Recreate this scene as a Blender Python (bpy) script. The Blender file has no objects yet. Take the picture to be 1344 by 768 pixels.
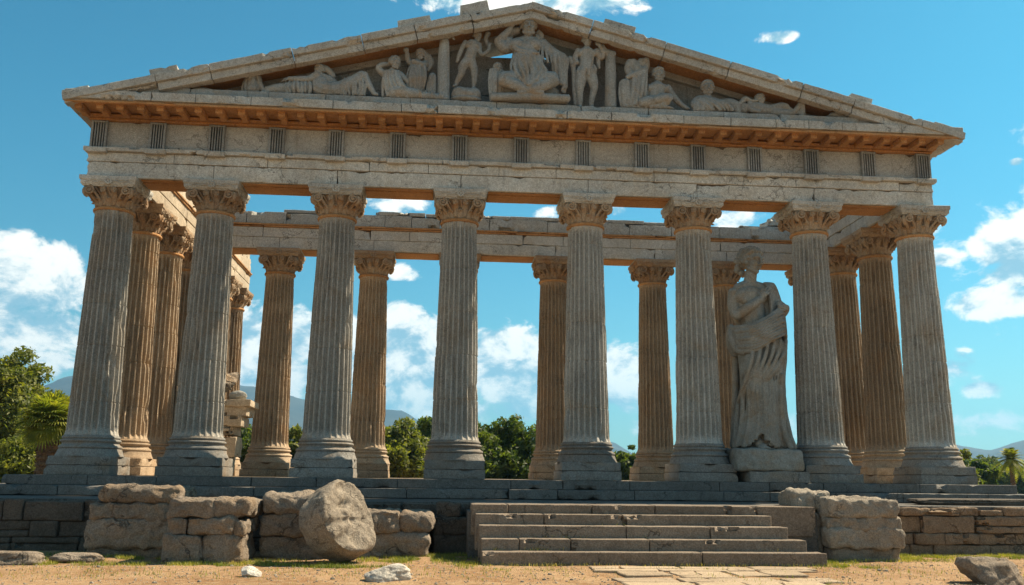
import bpy, bmesh, math, random
import numpy as np
from mathutils import Vector, Matrix, noise, Euler

S = bpy.context.scene
COL = S.collection
R = math.radians

# ------------------------------------------------------------------ camera
cam_d = bpy.data.cameras.new('camera')
cam = bpy.data.objects.new('camera', cam_d)
COL.objects.link(cam)
cam_d.sensor_width = 36.0
cam_d.lens = 36.0 * 1190.67 / 1344.0
cam_d.clip_start = 0.1
cam_d.clip_end = 20000
PITCH, ROLL, YAW = 0.202, 0.0110, 0.081
_F = Vector((math.sin(YAW)*math.cos(PITCH), math.cos(YAW)*math.cos(PITCH), math.sin(PITCH)))
_R = Vector((math.cos(YAW), -math.sin(YAW), 0)); _U = _R.cross(_F)
_R2 = math.cos(ROLL)*_R + math.sin(ROLL)*_U
_U2 = -math.sin(ROLL)*_R + math.cos(ROLL)*_U
cam.matrix_world = Matrix(((_R2.x, _U2.x, -_F.x, 0.0), (_R2.y, _U2.y, -_F.y, -27.0),
                           (_R2.z, _U2.z, -_F.z, 1.7), (0, 0, 0, 1)))
S.camera = cam
S.render.resolution_x, S.render.resolution_y = 1024, 585

# ------------------------------------------------------------------ light
SUN_AZ, SUN_EL = R(23), R(51)        # azimuth from +X towards +Y (behind the facade)
sdir = Vector((math.cos(SUN_EL)*math.cos(SUN_AZ), math.cos(SUN_EL)*math.sin(SUN_AZ), math.sin(SUN_EL)))
sun_d = bpy.data.lights.new('sun', 'SUN')
sun_d.energy = 5.0; sun_d.angle = R(0.5); sun_d.color = (1.0, 0.84, 0.62)
sun = bpy.data.objects.new('sun', sun_d)
sun.rotation_euler = sdir.to_track_quat('Z', 'Y').to_euler()
COL.objects.link(sun)
S.view_settings.view_transform = 'Standard'
S.view_settings.look = 'None'
S.view_settings.gamma = 1.0
S.view_settings.use_curve_mapping = False
S.view_settings.exposure = 1.13
SKY_STRENGTH = 0.10
HAZE_DENSITY = 0.00012

class NT:
    """small helper round a node tree"""
    def __init__(s, tree): s.t = tree; s.n = tree.nodes; s.l = tree.links
    def node(s, typ, **kw):
        nd = s.n.new(typ)
        for k, v in kw.items(): setattr(nd, k, v)
        return nd
    def put(s, sock, v):
        if v is None: return
        if hasattr(v, 'is_output') or isinstance(v, bpy.types.NodeSocket): s.l.new(v, sock)
        else: sock.default_value = v
    def math(s, op, a, b=None, c=None, clamp=False):
        nd = s.node('ShaderNodeMath', operation=op, use_clamp=clamp)
        for i, v in enumerate((a, b, c)): s.put(nd.inputs[i], v)
        return nd.outputs[0]
    def vmath(s, op, a, b=None):
        nd = s.node('ShaderNodeVectorMath', operation=op)
        s.put(nd.inputs[0], a); s.put(nd.inputs[1], b)
        return nd.outputs[0]
    def noise(s, vec, scale, detail=4, rough=0.55, dist=0.0, out=0):
        nd = s.node('ShaderNodeTexNoise')
        s.put(nd.inputs['Vector'], vec); nd.inputs['Scale'].default_value = scale
        nd.inputs['Detail'].default_value = detail; nd.inputs['Roughness'].default_value = rough
        nd.inputs['Distortion'].default_value = dist
        return nd.outputs[out]
    def voro(s, vec, scale, feature='F1', out='Distance', rand=1.0):
        nd = s.node('ShaderNodeTexVoronoi', feature=feature)
        s.put(nd.inputs['Vector'], vec); nd.inputs['Scale'].default_value = scale
        nd.inputs['Randomness'].default_value = rand
        return nd.outputs[out]
    def ramp(s, fac, lo, hi, a=0.0, b=1.0):
        nd = s.node('ShaderNodeMapRange', interpolation_type='SMOOTHSTEP')
        s.put(nd.inputs[0], fac)
        for i, v in enumerate((lo, hi, a, b)): nd.inputs[i+1].default_value = v
        return nd.outputs[0]
    def mix(s, fac, a, b, blend='MIX'):
        nd = s.node('ShaderNodeMix', data_type='RGBA', blend_type=blend)
        s.put(nd.inputs[0], fac); s.put(nd.inputs[6], a); s.put(nd.inputs[7], b)
        return nd.outputs[2]

def rgb(r, g, b): return (r, g, b, 1.0)

# ------------------------------------------------------------------ sky with clouds (directions only)
W = bpy.data.worlds.new('World'); S.world = W; W.use_nodes = True
w = NT(W.node_tree)
for nd in list(w.n): w.n.remove(nd)
out = w.node('ShaderNodeOutputWorld'); bg = w.node('ShaderNodeBackground')
w.l.new(bg.outputs[0], out.inputs[0]); bg.inputs[1].default_value = SKY_STRENGTH
sky = w.node('ShaderNodeTexSky', sky_type='NISHITA')
sky.sun_disc = False; sky.sun_elevation = SUN_EL
sky.sun_rotation = math.pi/2 - SUN_AZ
sky.air_density = 1.0; sky.dust_density = 0.6; sky.ozone_density = 1.5; sky.altitude = 50
gm = w.node('ShaderNodeGamma'); gm.inputs[1].default_value = 1.3; w.l.new(sky.outputs[0], gm.inputs[0])
tc = w.node('ShaderNodeTexCoord').outputs['Generated']
sep = w.node('ShaderNodeSeparateXYZ'); w.l.new(tc, sep.inputs[0])
tcol = w.mix(w.ramp(sep.outputs[2], -.05, .42), rgb(.185, .305, .262), rgb(.108, .395, .355))
tint = w.mix(1.0, gm.outputs[0], tcol, 'MULTIPLY')
azn = w.math('ARCTAN2', sep.outputs[0], sep.outputs[1])
eln = w.math('ARCSINE', sep.outputs[2])
CLOUDS = []   # azimuth, elevation, half width, half height (radians), weight
def px2dir(x, y):
    v = _F*1190.67 + _R2*(x-672) + _U2*(384-y); v.normalize()
    return math.atan2(v.x, v.y), math.asin(v.z)
for (x, y, a, b, k) in [
    (35,360,70,44,1.4),(85,380,42,28,1.2),(40,430,90,30,1.05),(30,475,100,32,1.0),(-70,330,60,40,1),
    (330,455,70,50,1.3),(385,445,50,36,1.2),(350,490,90,30,1.1),
    (465,460,60,50,1.1),(530,455,50,46,1.35),(560,485,60,50,1.2),(520,510,60,30,1.0),(530,538,80,20,1.0),(555,560,70,13,.7),
    (660,480,56,48,1.35),(690,505,50,38,1.2),(630,475,44,36,1.2),(665,538,70,18,1.0),(815,495,40,42,1.3),(780,520,60,20,.9),(830,530,40,12,.7),
    (515,266,42,13,.9),(530,358,24,11,.8),(590,340,20,9,.6),(708,280,26,9,.9),(812,275,14,8,.75),(965,288,36,12,.95),(1020,49,24,9,.95),
    (700,6,150,18,.9),(600,4,30,10,.8),(1238,338,26,11,.9),(1262,334,14,6,.6),(1325,322,50,30,1.35),(1340,355,48,30,1.2),(1312,395,56,20,1.2),(1300,360,20,14,.8),
    (1333,213,11,6,.9),(1250,478,30,17,.85),(1288,512,30,10,.9),(1240,500,40,9,.5),(1000,560,300,14,.45),(1200,560,200,12,.45)]:
    az, el = px2dir(x, y); az2, _ = px2dir(x+a, y); _, el2 = px2dir(x, y-b)
    CLOUDS.append((az, el, abs(az2-az), abs(el2-el), k))
rg = random.Random(5)
for i in range(60):                      # unseen clouds added mostly to the sides, steering fill light onto the facade
    az = rg.choice([rg.uniform(.8, 2.3), rg.uniform(.8, 2.0), rg.uniform(-2.2, -.8), rg.uniform(2.3, 4.1)])
    if az > math.pi: az -= 2*math.pi
    el = abs(rg.gauss(.12, .22)); s_ = rg.uniform(.05, .17)
    CLOUDS.append((az, el, s_*1.7, s_*.6, rg.uniform(.8, 1.15)))
def fbm(off=None):
    cmb = w.node('ShaderNodeCombineXYZ'); w.l.new(azn, cmb.inputs[0])
    e = eln if off is None else w.math('ADD', eln, off)
    w.l.new(w.math('MULTIPLY', e, 1.5), cmb.inputs[1])
    return w.noise(cmb.outputs[0], 15.0, 8, .62, .35)
field = None
for (az, el, sa, se, k) in CLOUDS:
    da = w.math('MULTIPLY', w.math('SUBTRACT', azn, az), 1/sa)
    de = w.math('MULTIPLY', w.math('SUBTRACT', eln, el), 1/se)
    q = w.math('ADD', w.math('MULTIPLY', da, da), w.math('MULTIPLY', de, de))
    v = w.math('MULTIPLY', w.math('SUBTRACT', 1.0, w.math('MULTIPLY', q, .5)), k)
    field = v if field is None else w.math('SMOOTH_MAX', field, v, .25)
f1 = fbm(); f2 = fbm(.035)
dens = w.math('ADD', w.math('MAXIMUM', field, -1.2), w.math('MULTIPLY', w.math('SUBTRACT', f1, .5), 3.3))
cover = w.ramp(dens, .25, .75)
# self shading of the clouds: their tops catch the sun
relief = w.math('SUBTRACT', f1, f2)
lit = w.ramp(w.math('ADD', relief, w.math('MULTIPLY', w.math('SUBTRACT', field, .5), -.07)), -.17, .07)
thick = w.ramp(dens, .6, 2.2)
body = w.mix(lit, rgb(1.5, 2.7, 3.3), rgb(6.3, 6.1, 5.5))
body = w.mix(w.math('MULTIPLY', thick, .0), body, rgb(3.0, 4.2, 5.2))
fade = w.ramp(eln, .0, .13, .55, 1.0)
cmask = w.math('MULTIPLY', cover, fade)
skyc = w.mix(w.math('MULTIPLY', cmask, .95), tint, body)
w.l.new(skyc, bg.inputs[0])
W.cycles.sampling_method = 'MANUAL'; W.cycles.sample_map_resolution = 1024

# ------------------------------------------------------------------ materials
def new_mat(name):
    m = bpy.data.materials.new(name); m.use_nodes = True
    t = NT(m.node_tree); b = t.n['Principled BSDF']
    return m, t, b

def stone(name, base, stain, stain_amt=.35, pit=.5, bump=.5, crack=.5, scale=1.0, rough=.88, warm=None, streak=.35):
    m, t, b = new_mat(name)
    P = t.node('ShaderNodeNewGeometry').outputs['Position']
    big = t.noise(P, .55*scale, 5, .6, .4)
    mid = t.noise(P, 3.2*scale, 6, .65, .6)
    fine = t.noise(P, 9*scale, 6, .75)
    grit = t.noise(P, 34*scale, 3, .7)
    mp = t.node('ShaderNodeMapping'); t.l.new(P, mp.inputs[0]); mp.inputs['Scale'].default_value = (3.2, 3.2, .28)
    strk = t.noise(mp.outputs[0], 1.6*scale, 4, .6, .3)
    c = t.mix(t.ramp(big, .35, .68), rgb(*[v*.86 for v in base]), rgb(*[min(.9, v*1.14) for v in base]))
    if warm: c = t.mix(t.ramp(t.noise(P, .9*scale, 4, .6, 1.0), .46, .7, 0, .75), c, rgb(*warm))
    c = t.mix(t.ramp(mid, .52, .76, 0, stain_amt*.8), c, rgb(*stain))
    c = t.mix(t.ramp(strk, .56, .76, 0, streak), c, rgb(*[v*.7 for v in stain]))
    c = t.mix(t.ramp(fine, .34, .66, 0, 1), t.mix(1.0, c, rgb(.80, .79, .77), 'MULTIPLY'), c)
    c = t.mix(t.ramp(grit, .35, .65), t.mix(1.0, c, rgb(.62, .61, .60), 'MULTIPLY'), c)
    oi = t.node('ShaderNodeObjectInfo').outputs['Random']
    c = t.mix(t.ramp(oi, 0, 1, 0, .7), c, t.mix(1.0, c, rgb(.72, .69, .66), 'MULTIPLY'))
    pits = t.ramp(t.noise(P, 15*scale, 4, .75, .8), .66, .74)
    pits = t.math('MULTIPLY', pits, pit)
    c = t.mix(pits, c, rgb(*[v*.35 for v in stain]))
    # thin wandering cracks, only here and there
    wv = t.vmath('ADD', P, t.vmath('MULTIPLY', t.noise(P, 1.8, 4, .6, out=1), (1.1, 1.1, 1.1)))
    ck = t.voro(wv, .75*scale, 'DISTANCE_TO_EDGE')
    ckm = t.math('MULTIPLY', t.ramp(ck, .004, .016, 1, 0), t.ramp(t.noise(P, .8, 2), .46, .56, 0, crack))
    c = t.mix(ckm, c, rgb(*[v*.25 for v in stain]))
    t.l.new(c, b.inputs['Base Color'])
    b.inputs['Roughness'].default_value = rough
    b.inputs['Specular IOR Level'].default_value = .25
    h = t.math('ADD', t.math('MULTIPLY', mid, .9), t.math('ADD', t.math('MULTIPLY', fine, .8), t.math('MULTIPLY', grit, .25)))
    h = t.math('SUBTRACT', h, t.math('ADD', t.math('MULTIPLY', pits, .5), t.math('MULTIPLY', ckm, .9)))
    bp = t.node('ShaderNodeBump'); bp.inputs['Strength'].default_value = bump; bp.inputs['Distance'].default_value = .07
    t.l.new(h, bp.inputs['Height']); t.l.new(bp.outputs[0], b.inputs['Normal'])
    return m

M = {}
M['facade'] = stone('pale_limestone', (.63, .63, .59), (.25, .24, .215), .38, .5, .4, .55, warm=(.61, .57, .49))
M['shaft'] = stone('fluted_limestone', (.52, .51, .47), (.23, .20, .165), .3, .4, .25, .3, warm=(.50, .43, .34), streak=.5)
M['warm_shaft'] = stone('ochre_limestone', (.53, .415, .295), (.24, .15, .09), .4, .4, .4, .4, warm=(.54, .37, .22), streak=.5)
M['inner'] = stone('cream_limestone', (.60, .50, .37), (.34, .24, .15), .3, .35, .35, .5)
M['ochre'] = stone('bounce_tinted_limestone', (.58, .31, .13), (.25, .13, .06), .45, .4, .35, .2, warm=(.56, .34, .17))  # orange bounce light of the undersides, put into the stone colour
M['capital'] = stone('carved_limestone', (.50, .38, .26), (.34, .15, .06), .6, .5, .5, .2, 1.3, warm=(.50, .29, .14), streak=.3)
M['bronze_grey'] = stone('dark_weathered_marble', (.37, .375, .345), (.16, .125, .09), .45, .4, .3, .2, 1.6, warm=(.36, .28, .19), streak=.45)
M['plinth'] = stone('grey_plinth_limestone', (.30, .295, .275), (.15, .13, .11), .45, .5, .45, .5, warm=(.34, .27, .20))
M['statue'] = stone('weathered_marble', (.42, .435, .42), (.25, .21, .17), .45, .45, .35, .25, 1.6, warm=(.44, .36, .27), streak=.45)
M['base'] = stone('grey_step_limestone', (.19, .183, .17), (.06, .055, .05), .5, .6, .6, .6)
M['step'] = stone('worn_step_stone', (.33, .265, .205), (.11, .08, .06), .5, .6, .6, .6)
M['rock'] = stone('rough_fieldstone', (.37, .31, .245), (.16, .125, .10), .55, .6, 1.0, .6, 1.0, .95, warm=(.42, .30, .19))
M['boulder'] = stone('pale_boulder', (.46, .40, .32), (.22, .17, .13), .5, .7, 1.0, .4, 1.2, .95)
M['wall'] = stone('dark_wall_stone', (.15, .125, .10), (.06, .05, .04), .5, .6, 1.0, .5, 1.0, .95)
M['warm_wall'] = stone('brown_wall_stone', (.34, .245, .165), (.15, .10, .07), .5, .6, 1.0, .5, 1.0, .95)
M['core'] = stone('joint_rubble', (.13, .105, .08), (.07, .055, .04), .4, .4, .5, 0)
M['triglyph'] = stone('blue_grey_limestone', (.36, .39, .40), (.2, .2, .19), .3, .3, .3, .2)
M['recess'] = stone('metope_limestone', (.49, .50, .48), (.24, .21, .17), .35, .4, .4, .5)
M['paving'] = stone('paving_stone', (.53, .41, .28), (.24, .18, .12), .4, .5, .5, .7, 1.3)

def ground_mat():
    m, t, b = new_mat('sandy_ground')
    P = t.node('ShaderNodeNewGeometry').outputs['Position']
    n1 = t.noise(P, .5, 6, .6, .5); n2 = t.noise(P, 5, 6, .7); n3 = t.noise(P, 45, 4, .7)
    c = t.mix(t.ramp(n1, .38, .62), rgb(.33, .19, .095), rgb(.46, .30, .17))
    c = t.mix(t.ramp(n2, .42, .66, 0, .55), c, rgb(.52, .39, .25))
    c = t.mix(t.ramp(t.noise(P, 1.6, 5, .7, 1.0), .5, .68, 0, .65), c, rgb(.27, .155, .075))
    c = t.mix(t.ramp(n3, .35, .6), t.mix(1.0, c, rgb(.62, .58, .52), 'MULTIPLY'), c)
    far = t.node('ShaderNodeSeparateXYZ'); t.l.new(P, far.inputs[0])
    g = t.ramp(far.outputs[1], 18, 60, 0, .85)
    c = t.mix(g, c, t.mix(t.ramp(n1, .3, .7), rgb(.10, .12, .04), rgb(.26, .22, .10)))
    t.l.new(c, b.inputs['Base Color']); b.inputs['Roughness'].default_value = .97
    b.inputs['Specular IOR Level'].default_value = .1
    h = t.math('ADD', t.math('MULTIPLY', n2, 1.0), t.math('MULTIPLY', n3, .5))
    bp = t.node('ShaderNodeBump'); bp.inputs['Strength'].default_value = .9; bp.inputs['Distance'].default_value = .08
    t.l.new(h, bp.inputs['Height']); t.l.new(bp.outputs[0], b.inputs['Normal'])
    return m
M['ground'] = ground_mat()

def leaf_mat(name, a, bcol, trans=.45):
    m, t, b = new_mat(name)
    P = t.node('ShaderNodeNewGeometry')
    n = t.noise(P.outputs['Position'], 1.3, 3, .6)
    c = t.mix(t.ramp(n, .35, .65), rgb(*a), rgb(*bcol))
    c = t.mix(t.ramp(t.noise(P.outputs['Position'], 17, 2), .4, .6), c, t.mix(1.0, c, rgb(1.5, 1.45, .9), 'MULTIPLY'))
    t.l.new(c, b.inputs['Base Color']); b.inputs['Roughness'].default_value = .55
    b.inputs['Specular IOR Level'].default_value = .3
    tr = t.node('ShaderNodeBsdfTranslucent'); t.l.new(t.mix(1.0, c, rgb(1.5, 1.6, .5), 'MULTIPLY'), tr.inputs[0])
    mx = t.node('ShaderNodeMixShader'); mx.inputs[0].default_value = trans
    t.l.new(b.outputs[0], mx.inputs[1]); t.l.new(tr.outputs[0], mx.inputs[2])
    t.l.new(mx.outputs[0], t.n['Material Output'].inputs[0])
    return m
M['white_stone'] = stone('white_stone', (.74, .70, .62), (.4, .34, .27), .3, .4, .6, .3, 1.2)
M['leaf'] = leaf_mat('leaf_green', (.042, .064, .02), (.10, .115, .032))
M['leaf_olive'] = leaf_mat('leaf_olive', (.08, .10, .026), (.155, .16, .045))
M['leaf_dark'] = leaf_mat('leaf_dark', (.038, .066, .02), (.09, .115, .032))
M['palm_leaf'] = leaf_mat('palm_leaf', (.11, .135, .03), (.24, .23, .05))
M['grass'] = leaf_mat('grass_blade', (.10, .13, .025), (.26, .25, .07), .3)
def bark(name, a, bcol):
    m, t, b = new_mat(name)
    P = t.node('ShaderNodeNewGeometry').outputs['Position']
    n = t.noise(P, 6, 5, .7)
    t.l.new(t.mix(t.ramp(n, .35, .65), rgb(*a), rgb(*bcol)), b.inputs['Base Color'])
    b.inputs['Roughness'].default_value = .95
    bp = t.node('ShaderNodeBump'); bp.inputs['Distance'].default_value = .1
    t.l.new(n, bp.inputs['Height']); t.l.new(bp.outputs[0], b.inputs['Normal'])
    return m
M['bark'] = bark('bark', (.06, .04, .025), (.14, .10, .065))
M['palm_bark'] = bark('palm_bark', (.07, .035, .018), (.20, .11, .05))
def hill_mat():
    m, t, b = new_mat('wooded_hillside')
    P = t.node('ShaderNodeNewGeometry').outputs['Position']
    n = t.noise(P, .004, 6, .65)
    t.l.new(t.mix(t.ramp(n, .35, .65), rgb(.014, .03, .035), rgb(.035, .05, .05)), b.inputs['Base Color'])
    b.inputs['Roughness'].default_value = 1
    return m
M['hill'] = hill_mat()

# ------------------------------------------------------------------ mesh helpers
class MB:
    def __init__(s): s.v = []; s.f = []
    def add(s, vs, fs, T=None):
        o = len(s.v)
        if T is not None: vs = [T @ Vector(p) for p in vs]
        s.v.extend([tuple(p) for p in vs]); s.f.extend([tuple(i+o for i in q) for q in fs])
        return s
    def build(s, name, mat, parent=None, smooth=False, autosmooth=None):
        me = bpy.data.meshes.new(name); me.from_pydata(s.v, [], s.f); me.update()
        me.materials.append(M[mat] if isinstance(mat, str) else mat)
        if smooth or autosmooth: me.polygons.foreach_set('use_smooth', [True]*len(me.polygons))
        if autosmooth:
            bm = bmesh.new(); bm.from_mesh(me)
            for e in bm.edges:
                if len(e.link_faces) == 2 and e.calc_face_angle(0) > autosmooth: e.smooth = False
            bm.to_mesh(me); bm.free()
        o = bpy.data.objects.new(name, me); COL.objects.link(o)
        if parent is not None: o.parent = parent
        return o

def thing(name, label, cat, loc=(0, 0, 0), group=None):
    o = bpy.data.objects.new(name, None); COL.objects.link(o); o.location = loc
    o.empty_display_size = .3
    return tag(o, label, cat, group)
def tag(o, label=None, cat=None, group=None, kind=None):
    if label: o['label'] = label
    if cat: o['category'] = cat
    if group: o['group'] = group
    if kind: o['kind'] = kind
    return o

def box(x0, x1, y0, y1, z0, z1):
    v = [(x, y, z) for x in (x0, x1) for y in (y0, y1) for z in (z0, z1)]
    f = [(0,1,3,2), (4,6,7,5), (0,4,5,1), (2,3,7,6), (0,2,6,4), (1,5,7,3)]
    return v, f

_cnt = [0]
def hewn(x0, x1, y0, y1, z0, z1, seg=.14, chip=.03, rough=.004, bev=.01, maxseg=40, big=.0, rnd=None):
    """a cut stone block: bevelled, a little uneven, with chipped edges. Returns verts, faces"""
    L = (x1-x0, y1-y0, z1-z0)
    N = [max(2, min(maxseg, int(round(l/seg)))) for l in L]
    def ticks(l, n):
        b = min(bev, l*.2); return [0, b] + [b+(l-2*b)*i/n for i in range(1, n)] + [l-b, l]
    T = [ticks(L[i], N[i]) for i in range(3)]
    n = [len(t)-1 for t in T]
    _cnt[0] += 1
    off = Vector((_cnt[0]*7.31 % 97, _cnt[0]*3.7 % 89, _cnt[0]*1.93 % 83))
    idx = {}; vs = []; fs = []
    def vid(i, j, k):
        key = (i, j, k)
        if key in idx: return idx[key]
        p = [T[0][i], T[1][j], T[2][k]]
        ext = [i in (0, n[0]), j in (0, n[1]), k in (0, n[2])]
        near = [i in (0, 1, n[0]-1, n[0]), j in (0, 1, n[1]-1, n[1]), k in (0, 1, n[2]-1, n[2])]
        q = Vector((x0+p[0], y0+p[1], z0+p[2]))
        ne = sum(near)
        c = 0.0
        if sum(ext) >= 2:
            # bevel: pull in the true edges
            pass
        d = [0, 0, 0]
        for a in range(3):
            lo = p[a] < L[a]*.5
            if ext[a]: d[a] += (1 if lo else -1)*(bev*.6 if sum(ext) >= 2 else 0)
        if ne >= 2:
            nz = noise.noise((q+off)*1.7) + .7*noise.noise((q+off)*7.3)
            c = min(chip*1.5, max(0.0, nz-.42)*chip*4.2) + .0025
            for a in range(3):
                if near[a]: d[a] += (1 if p[a] < L[a]*.5 else -1)*c
        r = noise.noise((q+off)*5.0)*rough + noise.noise((q+off)*1.3)*(rough*1.5+big)
        for a in range(3):
            if ext[a]: d[a] += (1 if p[a] < L[a]*.5 else -1)*r
        vs.append((q.x+d[0], q.y+d[1], q.z+d[2])); idx[key] = len(vs)-1
        return idx[key]
    for a in range(3):
        b_, c_ = (a+1) % 3, (a+2) % 3
        for side in (0, n[a]):
            for u in range(n[b_]):
                for v in range(n[c_]):
                    q = []
                    for du, dv in ((0, 0), (1, 0), (1, 1), (0, 1)):
                        k = [0, 0, 0]; k[a] = side; k[b_] = u+du; k[c_] = v+dv; q.append(vid(*k))
                    if side == 0: q.reverse()
                    fs.append(tuple(q))
    return vs, fs

def lathe(prof, n=48, cap=True, wob=None):
    vs = []; fs = []
    for (r, z) in prof:
        for i in range(n):
            a = 2*math.pi*i/n; rr = r*(1+(wob(a, z) if wob else 0)); vs.append((rr*math.cos(a), rr*math.sin(a), z))
    for k in range(len(prof)-1):
        for i in range(n):
            j = (i+1) % n; fs.append((k*n+i, k*n+j, (k+1)*n+j, (k+1)*n+i))
    if cap:
        fs.append(tuple(range(n-1, -1, -1))); o = (len(prof)-1)*n; fs.append(tuple(range(o, o+n)))
    return vs, fs

def tube(pts, rad, n=8, cap=True):
    pts = [Vector(p) for p in pts]; vs = []; fs = []
    up = Vector((0, 0, 1))
    prev = None
    for k, p in enumerate(pts):
        d = (pts[min(k+1, len(pts)-1)]-pts[max(k-1, 0)])
        if d.length < 1e-9: d = Vector((0, 0, 1))
        d.normalize()
        if prev is None:
            a = up if abs(d.z) < .9 else Vector((1, 0, 0)); s = d.cross(a).normalized()
        else:
            s = (prev - d*prev.dot(d))
            s = s.normalized() if s.length > 1e-6 else d.cross(Vector((1, 0, 0))).normalized()
        prev = s; t = d.cross(s)
        r = rad[k] if isinstance(rad, (list, tuple)) else rad
        for i in range(n):
            a = 2*math.pi*i/n; vs.append(p + s*(r*math.cos(a)) + t*(r*math.sin(a)))
    for k in range(len(pts)-1):
        for i in range(n):
            j = (i+1) % n; fs.append((k*n+i, k*n+j, (k+1)*n+j, (k+1)*n+i))
    if cap:
        fs.append(tuple(range(n-1, -1, -1))); o = (len(pts)-1)*n; fs.append(tuple(range(o, o+n)))
    return vs, fs

def sphere(c, r, nu=12, nv=8, rot=None):
    vs = []; fs = []
    if not isinstance(r, (list, tuple)): r = (r, r, r)
    c = Vector(c)
    for j in range(nv+1):
        th = math.pi*j/nv
        for i in range(nu):
            a = 2*math.pi*i/nu
            p = Vector((r[0]*math.sin(th)*math.cos(a), r[1]*math.sin(th)*math.sin(a), r[2]*math.cos(th)))
            if j == 0 or j == nv:
                if i: continue
            if rot is not None: p = rot @ p
            vs.append(p+c)
    def idx(j, i):
        if j == 0: return 0
        if j == nv: return 1+(nv-1)*nu
        return 1+(j-1)*nu+(i % nu)
    for i in range(nu):
        fs.append((idx(0, 0), idx(1, i), idx(1, i+1)))
        fs.append((idx(nv, 0), idx(nv-1, i+1), idx(nv-1, i)))
        for j in range(1, nv-1): fs.append((idx(j, i), idx(j+1, i), idx(j+1, i+1), idx(j, i+1)))
    return vs, fs

def prism(poly, y0, y1):
    """polygon in XZ extruded along Y"""
    n = len(poly)
    vs = [(x, y0, z) for x, z in poly] + [(x, y1, z) for x, z in poly]
    fs = [tuple(range(n)), tuple(range(2*n-1, n-1, -1))]
    for i in range(n):
        j = (i+1) % n; fs.append((i, i+n, j+n, j))
    return vs, fs
# ================================================================== SETTING: ground, hills
def build_ground():
    # fine near the camera, coarse far away; one sheet
    def axis(lo, hi, fine_lo, fine_hi, step):
        a = list(np.arange(fine_lo, fine_hi+1e-6, step)); g = step
        x = fine_hi
        while x < hi: g *= 1.5; x += g; a.append(min(x, hi))
        g = step; x = fine_lo; b = []
        while x > lo: g *= 1.5; x -= g; b.append(max(x, lo))
        return b[::-1]+a
    xs = axis(-7000, 7000, -16, 20, .16); ys = axis(-60, 7900, -16, -4, .16)
    vs = []; fs = []
    for y in ys:
        for x in xs:
            z = 0.0
            if -20 < x < 24 and -18 < y < -2:
                z = .035*noise.noise(Vector((x*.7, y*.7, 0)))+.012*noise.noise(Vector((x*3, y*3, 5)))+.006*noise.noise(Vector((x*9, y*9, 5)))
            vs.append((x, y, z))
    n = len(xs)
    for j in range(len(ys)-1):
        for i in range(n-1): fs.append((j*n+i, j*n+i+1, (j+1)*n+i+1, (j+1)*n+i))
    o = MB().add(vs, fs).build('ground', 'ground', smooth=True)
    tag(o, 'sandy ochre ground sheet in front of and around the temple', kind='structure')
build_ground()

def build_hills():
    # ridge height by direction (radians above the horizon), as real terrain 2.6 to 5 km away
    prof = [(-300, 470), (-60, 520), (0, 520), (45, 512), (95, 494), (150, 480), (220, 490), (300, 502), (335, 507), (395, 524), (460, 545),
            (505, 538), (530, 542), (565, 560), (600, 580), (650, 590), (690, 570), (715, 574), (760, 582), (805, 583), (835, 598),
            (880, 608), (950, 600), (1050, 596), (1150, 600), (1250, 584), (1300, 590), (1344, 580), (1500, 560), (1700, 580)]
    pts = []
    for x, y in prof:
        az, el = px2dir(x, y); pts.append((az, el))
    azs = np.array([p[0] for p in pts]); els = np.array([p[1] for p in pts])
    vs = []; fs = []; na, nr = 420, 26
    for k in range(nr):
        r = 2500+k*110
        for i in range(na):
            az = -.95+1.95*i/(na-1)
            e = np.interp(az, azs, els)
            n1 = noise.fractal(Vector((az*14, r*.0022, 0)), 1.0, 2.1, 5)
            hgt = max(0, math.tan(e)*3900+1.7)*(1+.10*n1)
            t = (r-3900)/1500.0
            env = max(0, 1-abs(t)**1.25) if t < 0 else max(0, 1-t*t*.9)
            vs.append((r*math.sin(az), -27+r*math.cos(az), -2+hgt*env*(1+.12*n1*(1-env))))
    for k in range(nr-1):
        for i in range(na-1): fs.append((k*na+i, k*na+i+1, (k+1)*na+i+1, (k+1)*na+i))
    o = MB().add(vs, fs).build('hills', 'hill', smooth=True)
    tag(o, 'distant wooded mountain ridge fading into blue haze', kind='structure')
build_hills()

# air between here and the hills
hb = MB().add(*box(-7500, 7500, -70, 8200, -3.5, 620))
hz_m = bpy.data.materials.new('pale_air'); hz_m.use_nodes = True
ht = NT(hz_m.node_tree)
for nd in list(ht.n): ht.n.remove(nd)
ho = ht.node('ShaderNodeOutputMaterial'); hv = ht.node('ShaderNodeVolumePrincipled')
hv.inputs['Color'].default_value = (.26, .62, 1.0, 1); hv.inputs['Density'].default_value = HAZE_DENSITY
hv.inputs['Anisotropy'].default_value = .2
ht.l.new(hv.outputs[0], ho.inputs['Volume'])
haze = hb.build('haze', hz_m)
tag(haze, 'pale blue haze filling the air out to the far hills', kind='stuff')

# ================================================================== TEMPLE
ZF = 1.663                      # temple floor
ZA, ZT, ZFR, ZC = 10.262, 11.03, 11.16, 12.0
FX = [-9.755, -6.809, -3.174, .548, 4.458, 7.872, 11.635, 15.123]
RX = [-6.2, -2.6, .75, 4.5, 8.5, 11.4]
YR = 8.06
temple = thing('temple', 'ruined roofless colonnaded temple of pale limestone with carved pediment and fluted columns', 'temple', (2.5, 4, ZF))
TL = Matrix.Translation((-2.5, -4, -ZF))
def tp(mb, name, mat, parent=None, **k):
    """link a part of the temple (mesh given in world coordinates)"""
    o = mb.build(name, mat, parent or temple, **k)
    if parent is None: o.matrix_parent_inverse = TL
    return o

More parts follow.
